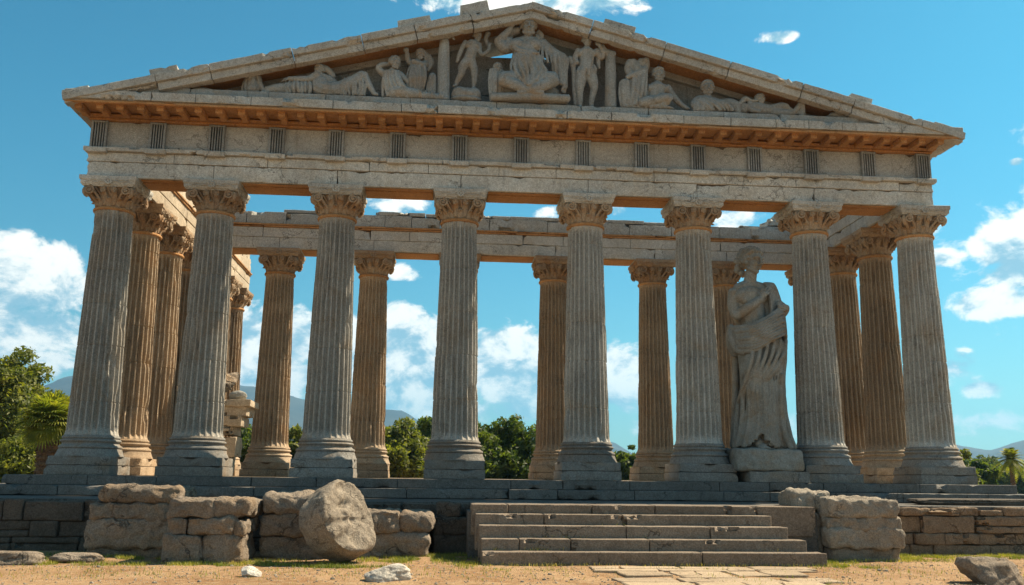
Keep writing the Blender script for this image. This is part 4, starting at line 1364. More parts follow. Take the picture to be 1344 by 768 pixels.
# ---- the pediment figures
def fmap(ox, oy, sc):
    """returns T: grid of a close look at the gable -> metres. x right, depth, y down the sheet"""
    def f(zx, zy, d=0):
        x = ox+zx/sc; y = oy+zy/sc
        a = (x-690)/400; b = (y-90)/80
        X = 2.4555+9.4244*a+.0129*b-.1353*a*b+.2845*a*a; Z = 14.0564+.4748*a-2.0167*b-.0677*a*b+.0143*a*a+.0291*b*b
        return Vector((X*.995, -1.24+d/sc*.021, 12.77+(Z-.05-12.85)*.965))
    return f, .0245/sc
FIG = []
def figure(label, f, u, parts, seed, base=None, voxel=.016, cat='statue'):
    pr = []
    for p in parts:
        if p[0] == 't': pr.append(('t', [f(*q) for q in p[1]], [r_*u for r_ in p[2]]))
        elif p[0] == 'e': pr.append(('e', f(*p[1]), tuple(r_*u for r_ in p[2]), Matrix.Rotation(-R(p[3]), 3, 'Y') if len(p) > 3 else Matrix.Identity(3)))
        elif p[0] == 'h': pr += head_prims(f(*p[1]), p[2]*u, R(p[3]), R(p[4]), R(p[5]) if len(p) > 5 else 0, p[6] if len(p) > 6 else 'cap', seed)
        elif p[0] == 'F': pr += folds([f(*q) for q in p[1]], [f(*q) for q in p[2]], p[3], p[4]*u, .5, seed, (p[5] if len(p) > 5 else 0)*u)
        elif p[0] == 'H':
            a, b = f(*p[1]), f(*p[2]); pr += hand_prims(a, b-a, p[3], p[4]*u, p[5] if len(p) > 5 else .4)
    o = sculpt('relief_statue', pr, Matrix.Identity(4), 'statue', voxel*.75, rough=.004, seed=seed, smooth_it=1)
    # origin at its foot
    me = o.data; n = len(me.vertices); co = np.empty(n*3); me.vertices.foreach_get('co', co); co = co.reshape(-1, 3)
    org = np.array([co[:, 0].mean(), co[:, 1].mean(), co[:, 2].min()]); co -= org; me.vertices.foreach_set('co', co.reshape(-1)); me.update()
    o.location = tuple(org)
    # stand it on the ledge, sinking nothing: lower it the last bit
    o.location.z = 12.76
    tag(o, label, cat, 'carved pediment figures')
    return o
f1_, u1 = fmap(300, 0, 3.953); f2_, u2 = fmap(580, 0, 4.8); f3_, u3 = fmap(760, 30, 3.953)
# 1 veiled bust, far left
figure('small veiled head and shoulders at the far left of the pediment', f1_, u1, [
    ('h', (118, 425, -10), 32, -25, 8, 0, 'veil'), ('t', [(118, 455, 0), (120, 500, 0)], [30, 36]), ('F', [(84, 430, 0), (70, 470, -5), (66, 505, -8)], [(145, 420, 0), (160, 460, -5), (178, 505, -8)], 6, 11, 14)], 1)
# 2 draped lying form
figure('low lying draped form with a fallen cloth, beside the veiled bust', f1_, u1, [
    ('t', [(190, 490, 0), (250, 482, 0), (330, 478, 0), (400, 475, 5)], [20, 28, 34, 38]), ('F', [(300, 448, -20), (290, 480, -36), (300, 508, -26)], [(415, 438, -10), (425, 475, -36), (420, 508, -26)], 7, 9, 6), ('t', [(200, 500, -10), (170, 505, -14)], [16, 9])], 2)
# 3 reclining figure
figure('reclining figure leaning on its elbow with one arm stretched to the left', f1_, u1, [
    ('t', [(485, 430, 0), (470, 465, -4), (530, 480, -6), (600, 470, -4)], [36, 42, 40, 42]), ('t', [(478, 410, 0), (520, 425, 8), (550, 440, 14)], [24, 26, 20]),
    ('t', [(462, 400, -14), (420, 425, -24), (360, 428, -26), (310, 425, -24)], [22, 18, 15, 11]), ('H', (312, 425, -24), (278, 435, -26), (0, -.4, .9), 38, .3),
    ('h', (470, 375, -8), 30, -35, 12, 0, 'curly'), ('t', [(475, 395, 0), (480, 415, 0)], [16, 20]),
    ('t', [(600, 475, -14), (655, 440, -24), (700, 405, -26)], [38, 32, 25]), ('t', [(700, 405, -26), (725, 455, -26), (755, 505, -28)], [23, 17, 11]), ('t', [(750, 503, -26), (770, 512, -34)], [11, 8]),
    ('t', [(600, 490, -2), (660, 490, -8), (700, 500, -12)], [30, 27, 20]),
    ('F', [(590, 430, -18), (575, 470, -42), (585, 515, -34)], [(700, 400, -30), (715, 450, -44), (705, 515, -34)], 9, 9, 6), ('t', [(470, 345, 4), (510, 365, 10), (540, 400, 16)], [14, 18, 14])], 3)
# 4 seated figure with raised elbow
figure('seated draped figure with a hand raised behind its head, left of the small standing pair', f1_, u1, [
    ('h', (862, 328, -8), 34, 40, 6, 0, 'curly'), ('t', [(850, 355, 0), (845, 380, 0)], [16, 22]), ('t', [(845, 385, 0), (842, 430, 0), (850, 480, 4)], [38, 44, 46]),
    ('t', [(810, 385, 0), (775, 355, -6), (800, 335, -10), (835, 330, 4)], [18, 15, 13, 10]), ('t', [(885, 385, -6), (920, 420, -14), (965, 455, -18)], [18, 16, 12]),
    ('H', (960, 455, -18), (990, 470, -20), (0, -.5, .8), 34), ('t', [(850, 490, -20), (920, 495, -34), (1000, 505, -30)], [36, 30, 18]), ('t', [(1000, 508, -30), (1080, 515, -28), (1135, 522, -26)], [20, 17, 10]),
    ('F', [(812, 380, -30), (800, 440, -40), (800, 510, -30)], [(880, 380, -34), (900, 440, -46), (960, 512, -46)], 9, 9, 8), ('F', [(880, 470, -40), (880, 490, -50), (880, 520, -44)], [(1100, 500, -38), (1105, 512, -42), (1110, 525, -36)], 7, 10, 0), ('e', (920, 515, -10), (110, 40, 14))], 4)
# 5 standing small figure arm raised
figure('standing robed figure raising a fist, behind the seated figure with raised elbow', f1_, u1, [
    ('h', (995, 262, 0), 30, -30, 8, 0, 'long'), ('t', [(985, 285, 6), (980, 300, 8)], [15, 20]), ('t', [(975, 305, 8), (970, 350, 6), (968, 400, 4)], [33, 34, 36]),
    ('t', [(945, 305, 0), (930, 290, -8), (925, 255, -12)], [17, 14, 12]), ('e', (922, 243, -12), (15, 15, 15)), ('t', [(1020, 305, 4), (1005, 320, -22), (955, 305, -30)], [17, 14, 11]),
    ('F', [(940, 330, -18), (925, 390, -26), (930, 470, -14)], [(1015, 330, -18), (1020, 390, -26), (1010, 440, -14)], 8, 8, 8), ('t', [(995, 420, 0), (1000, 460, -4), (1000, 495, -6)], [22, 17, 12]), ('t', [(1000, 495, -8), (1000, 503, -26)], [12, 9]),
    ('t', [(945, 420, 0), (930, 460, 0), (950, 500, 0)], [26, 26, 18]), ('t', [(1035, 262, 12), (1050, 300, 14), (1030, 340, 12)], [14, 15, 10])], 5)
# 6 stump
figure('short carved stump of a broken figure beside the left carved pillar', f1_, u1, [
    ('e', (1056, 375, 0), (20, 20, 20)), ('t', [(1056, 380, 0), (1052, 430, 0), (1048, 500, 0)], [20, 25, 30]), ('F', [(1038, 380, -14), (1030, 440, -20), (1022, 505, -22)], [(1074, 380, -14), (1075, 440, -20), (1075, 505, -22)], 5, 8, 4)], 6)
# 7 left pillar
figure('smooth carved pillar topped by a bent hand, left of the striding youth', f1_, u1, [
    ('t', [(1118, 215, 0), (1115, 300, 0), (1113, 400, 0), (1112, 530, 0)], [24, 29, 31, 34]), ('t', [(1112, 215, 0), (1130, 188, 0), (1158, 185, -4)], [22, 17, 12]), ('H', (1150, 186, -4), (1172, 205, -8), (.3, -.5, .7), 32, .8)], 7, cat='pillar')
# 8 striding youth (zoom 2)
figure('nude striding youth turning towards the central figure, his foot on a rough rock', f2_, u2, [
    ('h', (222, 230, -4), 32, 30, 14, 0, 'cap'), ('t', [(212, 258, 2), (205, 275, 4)], [15, 20]), ('t', [(192, 272, 4), (188, 320, 0), (172, 372, 0)], [40, 34, 34]), ('e', (172, 290, -14), (26, 22, 22)), ('e', (212, 292, -14), (24, 22, 22)),
    ('t', [(150, 262, 0), (122, 310, -4), (100, 372, -8)], [18, 14, 11]), ('H', (100, 368, -8), (92, 392, -10), (-.6, -.6, 0), 34), ('t', [(230, 275, 0), (240, 335, -8), (262, 350, -16)], [18, 15, 13]), ('t', [(262, 350, -16), (290, 325, -20), (296, 298, -22)], [13, 12, 9]), ('H', (296, 300, -22), (300, 280, -22), (-.3, -.8, 0), 30),
    ('t', [(158, 385, 0), (128, 430, -6), (122, 470, -8)], [32, 27, 20]), ('t', [(122, 470, -8), (98, 510, -2), (84, 545, -2)], [20, 16, 10]), ('t', [(84, 545, -2), (72, 553, -16)], [11, 8]),
    ('t', [(182, 385, 0), (200, 440, 0), (204, 480, 0)], [30, 25, 19]), ('t', [(204, 480, 0), (202, 520, 4), (196, 560, 4)], [18, 15, 9]), ('t', [(196, 560, 2), (204, 566, -12)], [10, 8]),
    ('t', [(290, 200, 8), (275, 240, 10), (300, 290, 12)], [18, 14, 12]),
    ('e', (150, 610, 0), (92, 56, 46)), ('e', (110, 590, -14), (44, 36, 30)), ('e', (200, 600, -10), (42, 36, 34)), ('e', (150, 640, -10), (95, 50, 20)), ('e', (100, 640, 0), (40, 40, 24))], 8)
# 9 central figure
C9 = [
    ('h', (542, 184, -26), 63, 0, 8, 0, 'cap'), ('t', [(540, 240, -4), (538, 270, 0)], [32, 40]), ('t', [(530, 320, 0), (524, 370, 0), (520, 440, 0), (530, 520, 0)], [78, 80, 86, 96]), ('t', [(450, 290, 0), (540, 275, 0), (630, 290, 0)], [36, 42, 36]),
    ('e', (470, 310, -40), (50, 44, 40)), ('e', (575, 310, -40), (50, 44, 40)), ('t', [(430, 280, 0), (400, 320, -14), (362, 290, -22), (350, 275, -24)], [44, 36, 30, 26]),
    ('t', [(350, 280, -24), (390, 240, -30), (430, 200, -34)], [28, 24, 18]), ('H', (425, 205, -34), (440, 170, -38), (-.4, -.8, .2), 56, .5), ('t', [(410, 215, 4), (450, 200, 10), (480, 190, 10)], [24, 26, 24]),
    ('t', [(620, 290, 0), (690, 350, 0), (748, 380, -6)], [46, 42, 36]), ('t', [(748, 380, -6), (765, 470, -14), (762, 560, -24)], [34, 26, 18]), ('H', (762, 560, -24), (765, 615, -30), (.5, -.8, 0), 56, .4),
    ('t', [(500, 530, -10), (430, 540, -60), (375, 545, -80)], [64, 52, 44]), ('t', [(560, 530, -10), (640, 540, -60), (700, 545, -80)], [64, 52, 44]),
    ('t', [(375, 550, -82), (450, 590, -106), (540, 632, -98)], [40, 34, 22]), ('t', [(700, 550, -82), (620, 596, -100), (530, 628, -108)], [40, 34, 22]),
    ('t', [(540, 632, -100), (590, 640, -108), (625, 638, -104)], [20, 17, 12]), ('t', [(528, 630, -106), (490, 642, -108), (470, 640, -104)], [18, 16, 12]),
    ('F', [(450, 380, -64), (430, 450, -76), (440, 510, -96), (520, 600, -112)], [(600, 380, -64), (620, 450, -76), (640, 510, -96), (550, 600, -112)], 12, 11, 16),
    ('F', [(590, 230, -20), (612, 300, -44), (605, 380, -62), (612, 430, -66)], [(636, 280, 0), (668, 330, -20), (690, 385, -44), (700, 430, -50)], 7, 7, 8),
    ('F', [(690, 340, -20), (680, 390, -44), (690, 430, -40), (700, 540, -20)], [(770, 360, -10), (785, 400, -30), (780, 480, -24), (780, 570, -20)], 7, 12, 6),
    ('F', [(440, 310, -70), (470, 340, -84), (530, 365, -84)], [(455, 350, -70), (500, 375, -84), (600, 378, -80)], 4, 9, 0),
    ('t', [(604, 200, 14), (622, 225, 14), (612, 262, 8)], [18, 22, 18]), ('t', [(470, 190, 22), (430, 220, 20), (430, 270, 16)], [16, 22, 22]),
    ('e', (540, 590, 10), (200, 60, 60)),
    ('F', [(370, 520, -70), (380, 560, -110), (420, 610, -112)], [(500, 510, -90), (500, 560, -112), (500, 630, -118)], 7, 10, 4), ('F', [(580, 510, -90), (580, 560, -112), (580, 630, -118)], [(700, 520, -70), (700, 560, -110), (660, 610, -112)], 7, 10, 4)]
C9b = [('t', [(310, 645, -30), (540, 652, -44), (780, 660, -30)], [30, 34, 30]), ('t', [(310, 660, -80), (540, 662, -90), (785, 668, -80)], [24, 24, 24])]
cen = figure('colossal seated robed figure with crossed legs at the centre of the pediment', f2_, u2, C9+C9b, 9, voxel=.02)
# 10 small child figure beside the centre
figure('small veiled figure standing at the left knee of the colossal seated figure', f2_, u2, [
    ('h', (350, 375, -20), 32, 15, 16, 0, 'curly'), ('t', [(345, 405, -10), (340, 470, -8), (335, 580, -4)], [34, 40, 30]), ('F', [(305, 380, -24), (296, 480, -34), (310, 590, -26)], [(380, 390, -24), (385, 480, -36), (370, 600, -26)], 7, 12, 6),
    ('t', [(375, 410, -22), (390, 450, -34), (400, 490, -44)], [17, 14, 10]), ('H', (398, 486, -44), (404, 505, -48), (.3, -.8, 0), 30)], 10)
# 11 standing man right
figure('standing nude man with one hand at his hip, right of the colossal figure', f2_, u2, [
    ('h', (912, 265, -8), 36, 12, 6, 0, 'cap'), ('t', [(912, 300, 0), (912, 320, 0)], [20, 26]), ('t', [(912, 335, 0), (910, 390, 0), (905, 455, 0)], [50, 44, 46]), ('e', (885, 348, -18), (34, 24, 26)), ('e', (938, 348, -18), (34, 24, 26)),
    ('t', [(862, 325, 0), (838, 375, -6), (850, 412, -20)], [23, 18, 15]), ('H', (842, 395, -18), (825, 430, -22), (-.5, -.8, 0), 40), ('t', [(965, 325, 0), (1000, 370, 0), (1015, 340, -10), (985, 290, -18)], [23, 19, 16, 12]), ('H', (990, 300, -18), (970, 270, -20), (0, -.8, .4), 38),
    ('t', [(880, 470, 0), (868, 540, -4), (865, 590, -6)], [40, 33, 24]), ('t', [(865, 590, -6), (868, 640, 0), (868, 690, 2)], [23, 20, 12]), ('t', [(868, 690, 0), (866, 698, -22)], [13, 10]),
    ('t', [(932, 470, 0), (950, 530, -8), (958, 575, -12)], [40, 32, 23]), ('t', [(958, 575, -12), (945, 630, -2), (938, 690, 0)], [22, 18, 11]), ('t', [(938, 690, 0), (946, 698, -20)], [12, 10]),
    ('F', [(860, 440, -22), (850, 470, -34), (862, 500, -26)], [(955, 430, -22), (962, 460, -34), (950, 490, -26)], 6, 9, 8), ('t', [(800, 370, 12), (830, 430, 10), (832, 560, 8), (840, 670, 8)], [22, 18, 13, 10]), ('t', [(985, 350, 10), (985, 400, 10), (990, 430, 8)], [16, 14, 10])], 11)
# 12 right pillar
figure('smooth carved pillar with a bent forearm resting on top, right of the standing nude man', f2_, u2, [
    ('t', [(1062, 350, 0), (1062, 450, 0), (1062, 560, 0), (1062, 690, 0)], [30, 34, 35, 37]), ('t', [(1080, 350, -4), (1040, 335, -10), (1000, 330, -14)], [26, 20, 14]), ('t', [(1045, 350, -8), (1010, 290, -10)], [18, 10])], 12, cat='pillar')
# 13 crouching
figure('huddled robed figure with arms folded over raised knees, right of the right carved pillar', f3_, u3, [
    ('e', (325, 205, 0), (30, 26, 30)), ('t', [(270, 195, 0), (300, 250, 4), (300, 330, 4), (290, 420, 4)], [26, 40, 44, 44]), ('t', [(265, 195, -4), (250, 240, -10), (280, 285, -30), (335, 250, -34)], [20, 18, 16, 13]), ('t', [(345, 185, -8), (345, 230, -16), (300, 265, -34), (240, 290, -34)], [18, 16, 14, 11]),
    ('t', [(235, 310, -20), (230, 370, -22), (235, 440, -20)], [26, 22, 16]), ('F', [(265, 290, -24), (260, 360, -34), (250, 440, -28)], [(350, 230, -24), (340, 340, -34), (330, 440, -28)], 8, 10, 8), ('F', [(210, 310, -20), (205, 370, -26), (215, 440, -22)], [(250, 310, -30), (250, 370, -34), (250, 440, -26)], 4, 9, 3), ('e', (330, 448, -10), (120, 30, 14))], 13)
# 14 seated nude
figure('seated bare-chested figure leaning on a straight right arm, on the right half of the pediment', f3_, u3, [
    ('h', (412, 285, -6), 38, 12, 4, 0, 'curly'), ('t', [(410, 318, 0), (408, 340, 0)], [19, 26]), ('t', [(405, 350, 0), (400, 400, 0), (395, 440, 0)], [46, 42, 46]), ('e', (378, 362, -16), (32, 24, 24)), ('e', (432, 362, -16), (32, 24, 24)),
    ('t', [(362, 345, 0), (342, 390, -6), (335, 435, -12)], [20, 16, 12]), ('t', [(455, 348, 0), (490, 400, 0), (530, 445, -8), (560, 465, -12)], [21, 17, 13, 9]), ('H', (548, 458, -12), (585, 472, -14), (0, -.4, .9), 36),
    ('t', [(400, 440, -14), (350, 440, -40), (310, 450, -44)], [38, 30, 20]), ('t', [(400, 450, -24), (450, 425, -50), (380, 440, -62)], [34, 28, 18]), ('F', [(330, 440, -30), (330, 460, -44), (340, 475, -40)], [(440, 440, -40), (445, 460, -54), (440, 475, -48)], 5, 11, 0), ('e', (400, 468, -14), (90, 40, 14))], 14)
# 15 bust with wavy hair
figure('half-length curly-haired figure leaning forward, left of the two reclining figures at the right', f3_, u3, [
    ('h', (665, 362, -10), 38, -6, 6, 0, 'curly'), ('t', [(665, 395, 0), (665, 420, 0)], [20, 30]), ('t', [(610, 440, 0), (660, 450, 0), (740, 465, 0)], [40, 48, 40]), ('t', [(615, 425, 0), (595, 460, -20), (640, 485, -34)], [24, 20, 16]),
    ('t', [(710, 435, 0), (760, 470, -20), (780, 485, -26)], [24, 22, 14]), ('F', [(620, 440, -36), (640, 470, -48), (660, 492, -40)], [(720, 440, -36), (760, 465, -48), (785, 490, -36)], 8, 9, 6), ('F', [(600, 430, -20), (590, 460, -34), (590, 490, -30)], [(650, 425, -30), (650, 460, -44), (650, 492, -40)], 5, 9, 4)], 15)
# 16 bent figure
figure('bent nude torso lying face down, in the middle of the reclining group at the right', f3_, u3, [
    ('t', [(735, 415, 10), (775, 410, 10), (810, 430, 8), (822, 462, 6)], [26, 32, 36, 26]), ('t', [(820, 440, 4), (840, 410, -4), (860, 385, -8)], [18, 15, 13]), ('t', [(860, 385, -8), (890, 402, -14), (915, 400, -16)], [13, 11, 9]), ('H', (900, 402, -16), (925, 398, -18), (0, -.4, .9), 30)], 16)
# 17 reclining right
figure('reclining nude figure with one foot propped upright, rightmost of the pediment figures', f3_, u3, [
    ('h', (940, 415, -4), 28, 30, 4, 0, 'curly'), ('t', [(925, 440, 0), (915, 455, 0)], [16, 22]), ('t', [(900, 460, 0), (950, 470, 0), (1000, 475, 0)], [36, 34, 30]), ('t', [(860, 455, -6), (850, 480, -10)], [26, 20]), ('t', [(885, 440, -12), (880, 475, -26), (930, 490, -30)], [16, 14, 10]),
    ('t', [(1000, 470, -4), (1050, 455, -10), (1080, 460, -10)], [28, 22, 16]), ('t', [(1000, 485, -10), (1060, 492, -16), (1110, 492, -14)], [26, 20, 13]), ('t', [(1075, 460, -8), (1110, 480, -6), (1150, 490, -6)], [15, 12, 10]),
    ('t', [(1110, 490, -12), (1140, 450, -12), (1150, 430, -12)], [14, 13, 12]), ('t', [(1155, 420, -12), (1155, 460, -12), (1155, 505, -10)], [13, 15, 17]), ('e', (1158, 420, -14), (15, 8, 14))], 17)
rock('broken slab lying in the right corner of the pediment', (12.35, -1.1, 12.88), (.55, .3, .14), 61, 'statue', (0, 0, 0), 'stone_slab', 'slab', e=5, cuts=3, sub=4, rough=.05)
rock('small worn fragment lying in the left corner of the pediment', (-7.1, -1.15, 12.82), (.35, .22, .09), 62, 'statue', (0, 0, 0), 'stone', 'stone', e=4, cuts=3, sub=4, rough=.05)

# ================================================================== VEGETATION
def tree(label, x, y, h, r, seed, leafm='leaf', name='tree', nleaf=9000, ls=.16, trunk_h=.32, squash=.8, cat='tree', z0=0, clumps=60):
    rg_ = random.Random(seed); nr = np.random.RandomState(seed)
    t_ = thing(name, label, cat, (x, y, z0), 'trees around the temple')
    tm = MB(); th = h*trunk_h; tr_ = max(.12, h*.035)
    pts = [(0, 0, -.2), (rg_.uniform(-.1, .1), rg_.uniform(-.1, .1), th*.6), (rg_.uniform(-.2, .2), rg_.uniform(-.2, .2), th), (rg_.uniform(-.3, .3), rg_.uniform(-.3, .3), h*.72)]
    tm.add(*tube(pts, [tr_*1.35, tr_, tr_*.8, tr_*.25], 10))
    cen = []
    rz = (h-th*.75)/2*1.0; cz = h-rz
    for k in range(clumps):
        a = rg_.uniform(0, 6.283); zz = rg_.uniform(-1, 1); q = math.sqrt(max(0, 1-zz*zz)); rad = rg_.uniform(.45, .95)*(1+.18*math.sin(a*3+seed))
        c = Vector((r*rad*q*math.cos(a), r*rad*q*math.sin(a), cz+rz*rad*zz*.92)); cen.append((c, r*rg_.uniform(.17, .34)))
    for (c, cr) in cen[::5]:
        b0 = Vector((0, 0, th*rg_.uniform(.7, 1.3))); mid = b0.lerp(c, .5)+Vector((0, 0, -.1*h*.3))
        tm.add(*tube([b0, mid, c], [tr_*.45, tr_*.25, tr_*.06], 6))
    tm.build('trunk', 'bark', t_, smooth=True)
    w_ = np.array([cr**2.2 for _, cr in cen]); w_ /= w_.sum(); cnt = nr.multinomial(nleaf, w_)
    V = []; 
    for (c, cr), n in zip(cen, cnt):
        if n == 0: continue
        d = nr.normal(size=(n, 3)); d /= np.linalg.norm(d, axis=1)[:, None]
        rad = cr*(nr.uniform(.45, 1.12, n))[:, None]; p = np.array(c)+d*rad*np.array([1, 1, squash])
        nn = d+nr.normal(size=(n, 3))*.7; nn /= np.linalg.norm(nn, axis=1)[:, None]
        tt = np.cross(nn, nr.normal(size=(n, 3))); tt /= np.linalg.norm(tt, axis=1)[:, None]; bb = np.cross(nn, tt)
        s_ = ls*nr.uniform(.6, 1.3, n)[:, None]
        V.append(np.stack([p-tt*s_, p+bb*s_*.42+nn*s_*.12, p+tt*s_, p-bb*s_*.42-nn*s_*.05], 1).reshape(-1, 3))
    V = np.concatenate(V); n = len(V)//4
    me = bpy.data.meshes.new('crown'); me.from_pydata(V.tolist(), [], [(4*i, 4*i+1, 4*i+2, 4*i+3) for i in range(n)]); me.materials.append(M[leafm])
    o = bpy.data.objects.new('crown', me); COL.objects.link(o); o.parent = t_
    return t_
def at(px, d):   # ground point seen in direction px (of a 1344 wide view) at depth d
    az, _ = px2dir(px, 627); return d*math.tan(az+0.0)/1.0, -27+d
def T(label, px, top, d, rpx, seed, leafm='leaf', **k):
    x, y = at(px, d); h = (627+(px-570)*.0135-top)/1190*d+1.7
    return tree(label, x, y, h, rpx/1190*d, seed, leafm, **k)
T('tall green leafy tree at the far left edge behind the fan palm', -4, 464, 60, 52, 1, 'leaf_olive', nleaf=26000, ls=.17, clumps=130, trunk_h=.15)
T('dark green tree behind the fan palm at the left', 34, 512, 66, 50, 2, 'leaf', nleaf=16000, ls=.2, trunk_h=.12, clumps=80)
T('broad green tree outside the left edge of the view', -85, 440, 64, 70, 3, 'leaf', nleaf=14000, ls=.2, clumps=80)
T('low bushy tree filling the foot of the left trees', 12, 565, 57, 50, 4, 'leaf_olive', nleaf=12000, ls=.14, trunk_h=.06, name='bush', cat='bush')
T('dark tree seen left of the first rear column', 322, 556, 62, 34, 5, 'leaf_dark', nleaf=11000, ls=.2, trunk_h=.1)
T('olive green tree seen right of the first rear column', 392, 556, 66, 32, 6, 'leaf_olive', nleaf=11000, ls=.2, trunk_h=.1)
T('olive green round tree between the second rear column and the fourth front column', 520, 556, 66, 42, 7, 'leaf_olive', nleaf=17000, ls=.19, trunk_h=.1, clumps=90)
T('dark taller tree just left of the fourth front column', 562, 549, 76, 36, 8, 'leaf_dark', nleaf=14000, ls=.22, trunk_h=.1, clumps=80)
T('large dense dark tree right of the fourth front column', 652, 551, 58, 56, 9, 'leaf_dark', nleaf=26000, ls=.17, trunk_h=.08, clumps=130)
T('small dark tree far away beside the sixth front column', 832, 586, 74, 26, 10, 'leaf_dark', nleaf=9000, ls=.2, trunk_h=.1)
T('pale shrub at the right edge of the large dense tree', 708, 600, 66, 14, 11, 'leaf_olive', nleaf=4000, ls=.16, trunk_h=.1, name='bush', cat='bush')
T('tree hidden mostly by the second front column', 450, 565, 80, 40, 13, 'leaf', nleaf=7000, ls=.26, trunk_h=.1)
T('round green tree just right of the last front column', 1256, 592, 70, 24, 14, 'leaf_olive', nleaf=9000, ls=.2, trunk_h=.1)
T('dark low tree between the last front column and the date palm', 1284, 604, 84, 26, 15, 'leaf_dark', nleaf=9000, ls=.24, trunk_h=.08)
T('hazy far tree behind the date palm', 1322, 612, 150, 40, 16, 'leaf', nleaf=9000, ls=.42, trunk_h=.06)
T('hazy far tree left of the date palm', 1292, 601, 190, 30, 17, 'leaf', nleaf=7000, ls=.5, trunk_h=.06)
T('low tree outside the right edge of the view', 1400, 600, 90, 50, 18, 'leaf', nleaf=7000, ls=.3, trunk_h=.08)
T('green tree far behind the statue', 990, 600, 85, 40, 19, 'leaf', nleaf=6000, ls=.28, trunk_h=.08)
T('green tree far behind the right columns', 1130, 598, 90, 45, 20, 'leaf', nleaf=6000, ls=.3, trunk_h=.08)
T('green tree behind the left front columns', 190, 560, 64, 46, 21, 'leaf', nleaf=8000, ls=.24, trunk_h=.08)

def palm(label, x, y, h, nfr, fl, seed, kind='fan', tr=.2, z0=0):
    rg_ = random.Random(seed); t_ = thing('palm_tree', label, 'palm tree', (x, y, z0))
    tm = MB(); n = 26; ring = 14; prof = []
    for k in range(n+1):
        z = h*k/n; r_ = tr*(1.25-.25*k/n)*(1.12 if k % 2 else .95)
        if kind == 'fan': r_ *= .8+.5*k/n
        prof.append((r_, z-.1 if k == 0 else z))
    tm.add(*lathe(prof, ring, True, lambda a, z: .10*noise.noise(Vector((math.cos(a)*2, math.sin(a)*2, z*4)))))
    for k in range(120 if kind == 'fan' else 50):     # old leaf bases
        a = rg_.uniform(0, 6.28); z = h*rg_.uniform(.15, 1); r_ = tr*(1.0 if kind != 'fan' else 1.0+.25*z/h)
        p = Vector((r_*math.cos(a), r_*math.sin(a), z)); d = Vector((math.cos(a), math.sin(a), rg_.uniform(-.8, .9)))
        tm.add(*tube([p*1.0, p+d*tr*.35], [.05, .015], 4))
    tm.build('trunk', 'palm_bark', t_)
    lm = MB(); top = Vector((0, 0, h))
    for k in range(nfr):
        a = k*2.39996+rg_.uniform(-.2, .2); e = -.75+2.15*((k+.5)/nfr)**.8; L = fl*rg_.uniform(.85, 1.1)
        d = Vector((math.cos(a)*math.cos(e), math.sin(a)*math.cos(e), math.sin(e)))
        if kind == 'fan':
            st = top+d*L*.45+Vector((0, 0, -.04)); lm.add(*tube([top, st], [.03, .02], 4))
            s1 = d.cross(Vector((0, 0, 1))).normalized(); s2 = s1.cross(d)
            nb = 26
            for b in range(nb):
                th = -2.0+4.0*b/(nb-1); q = (d*math.cos(th)+s1*math.sin(th)).normalized(); l_ = L*.58*(1-.25*abs(th)/2.0)
                drop = Vector((0, 0, -.22*l_*rg_.uniform(.6, 1.4)))
                w_ = s2.cross(q).normalized()*l_*.045
                m0 = st; m1 = st+q*l_*.6+s2*.02; m2 = st+q*l_+drop
                lm.add([m0, m1+w_, m2, m1-w_], [(0, 1, 2, 3)])
        else:
            N = 16; pts = []
            for i in range(N+1):
                t = i/N; pts.append(top+d*L*t+Vector((0, 0, -L*.55*t*t*(1.0-.3*math.sin(e)))))
            lm.add(*tube(pts, [.035*(1-.8*i/N) for i in range(N+1)], 4))
            for i in range(2, N+1):
                t = i/N; dd = (pts[i]-pts[i-1]).normalized(); s_ = dd.cross(Vector((0, 0, 1)));
                if s_.length < .01: continue
                s_.normalize(); upv = s_.cross(dd)
                for sg in (-1, 1):
                    for hh in (0, .5):
                        p = pts[i]-dd*(L/N*hh); l_ = L*.26*math.sin(math.pi*(.12+.8*t))
                        tip = p+s_*sg*l_*.85+dd*l_*.5+Vector((0, 0, -.12*l_))+upv*.1*l_; w_ = dd*l_*.10
                        lm.add([p-w_, p+w_, tip], [(0, 1, 2)])
    lm.build('fronds', 'palm_leaf', t_)
    return t_
x, y = at(60, 50); palm('bushy fan palm with a shaggy brown trunk at the left', x, y, 4.25, 110, 1.95, 3, 'fan', .45)
x, y = at(1329, 80); palm('slender date palm at the right edge of the view', x, y, 3.9, 54, 1.75, 5, 'date', .17)

# ---- far woodland at the foot of the hills
def woods():
    nr = np.random.RandomState(4); N = 26000
    az = nr.uniform(-.62, .72, N); d = nr.uniform(260, 900, N)**1.0
    hh = 4+3*np.sin(az*40+1)+nr.uniform(0, 5, N); z = nr.uniform(0, 1, N)**.8*hh
    p = np.stack([d*np.sin(az), -27+d*np.cos(az), z], 1); s_ = (1.6+d*.0022)[:, None]
    nn = nr.normal(size=(N, 3)); nn /= np.linalg.norm(nn, axis=1)[:, None]; tt = np.cross(nn, nr.normal(size=(N, 3))); tt /= np.linalg.norm(tt, axis=1)[:, None]; bb = np.cross(nn, tt)
    V = np.stack([p-tt*s_, p+bb*s_*.7, p+tt*s_, p-bb*s_*.7], 1).reshape(-1, 3)
    me = bpy.data.meshes.new('woodland'); me.from_pydata(V.tolist(), [], [(4*i, 4*i+1, 4*i+2, 4*i+3) for i in range(N)]); me.materials.append(M['leaf'])
    o = bpy.data.objects.new('woodland', me); COL.objects.link(o); tag(o, 'far low woodland along the horizon', kind='stuff')
woods()

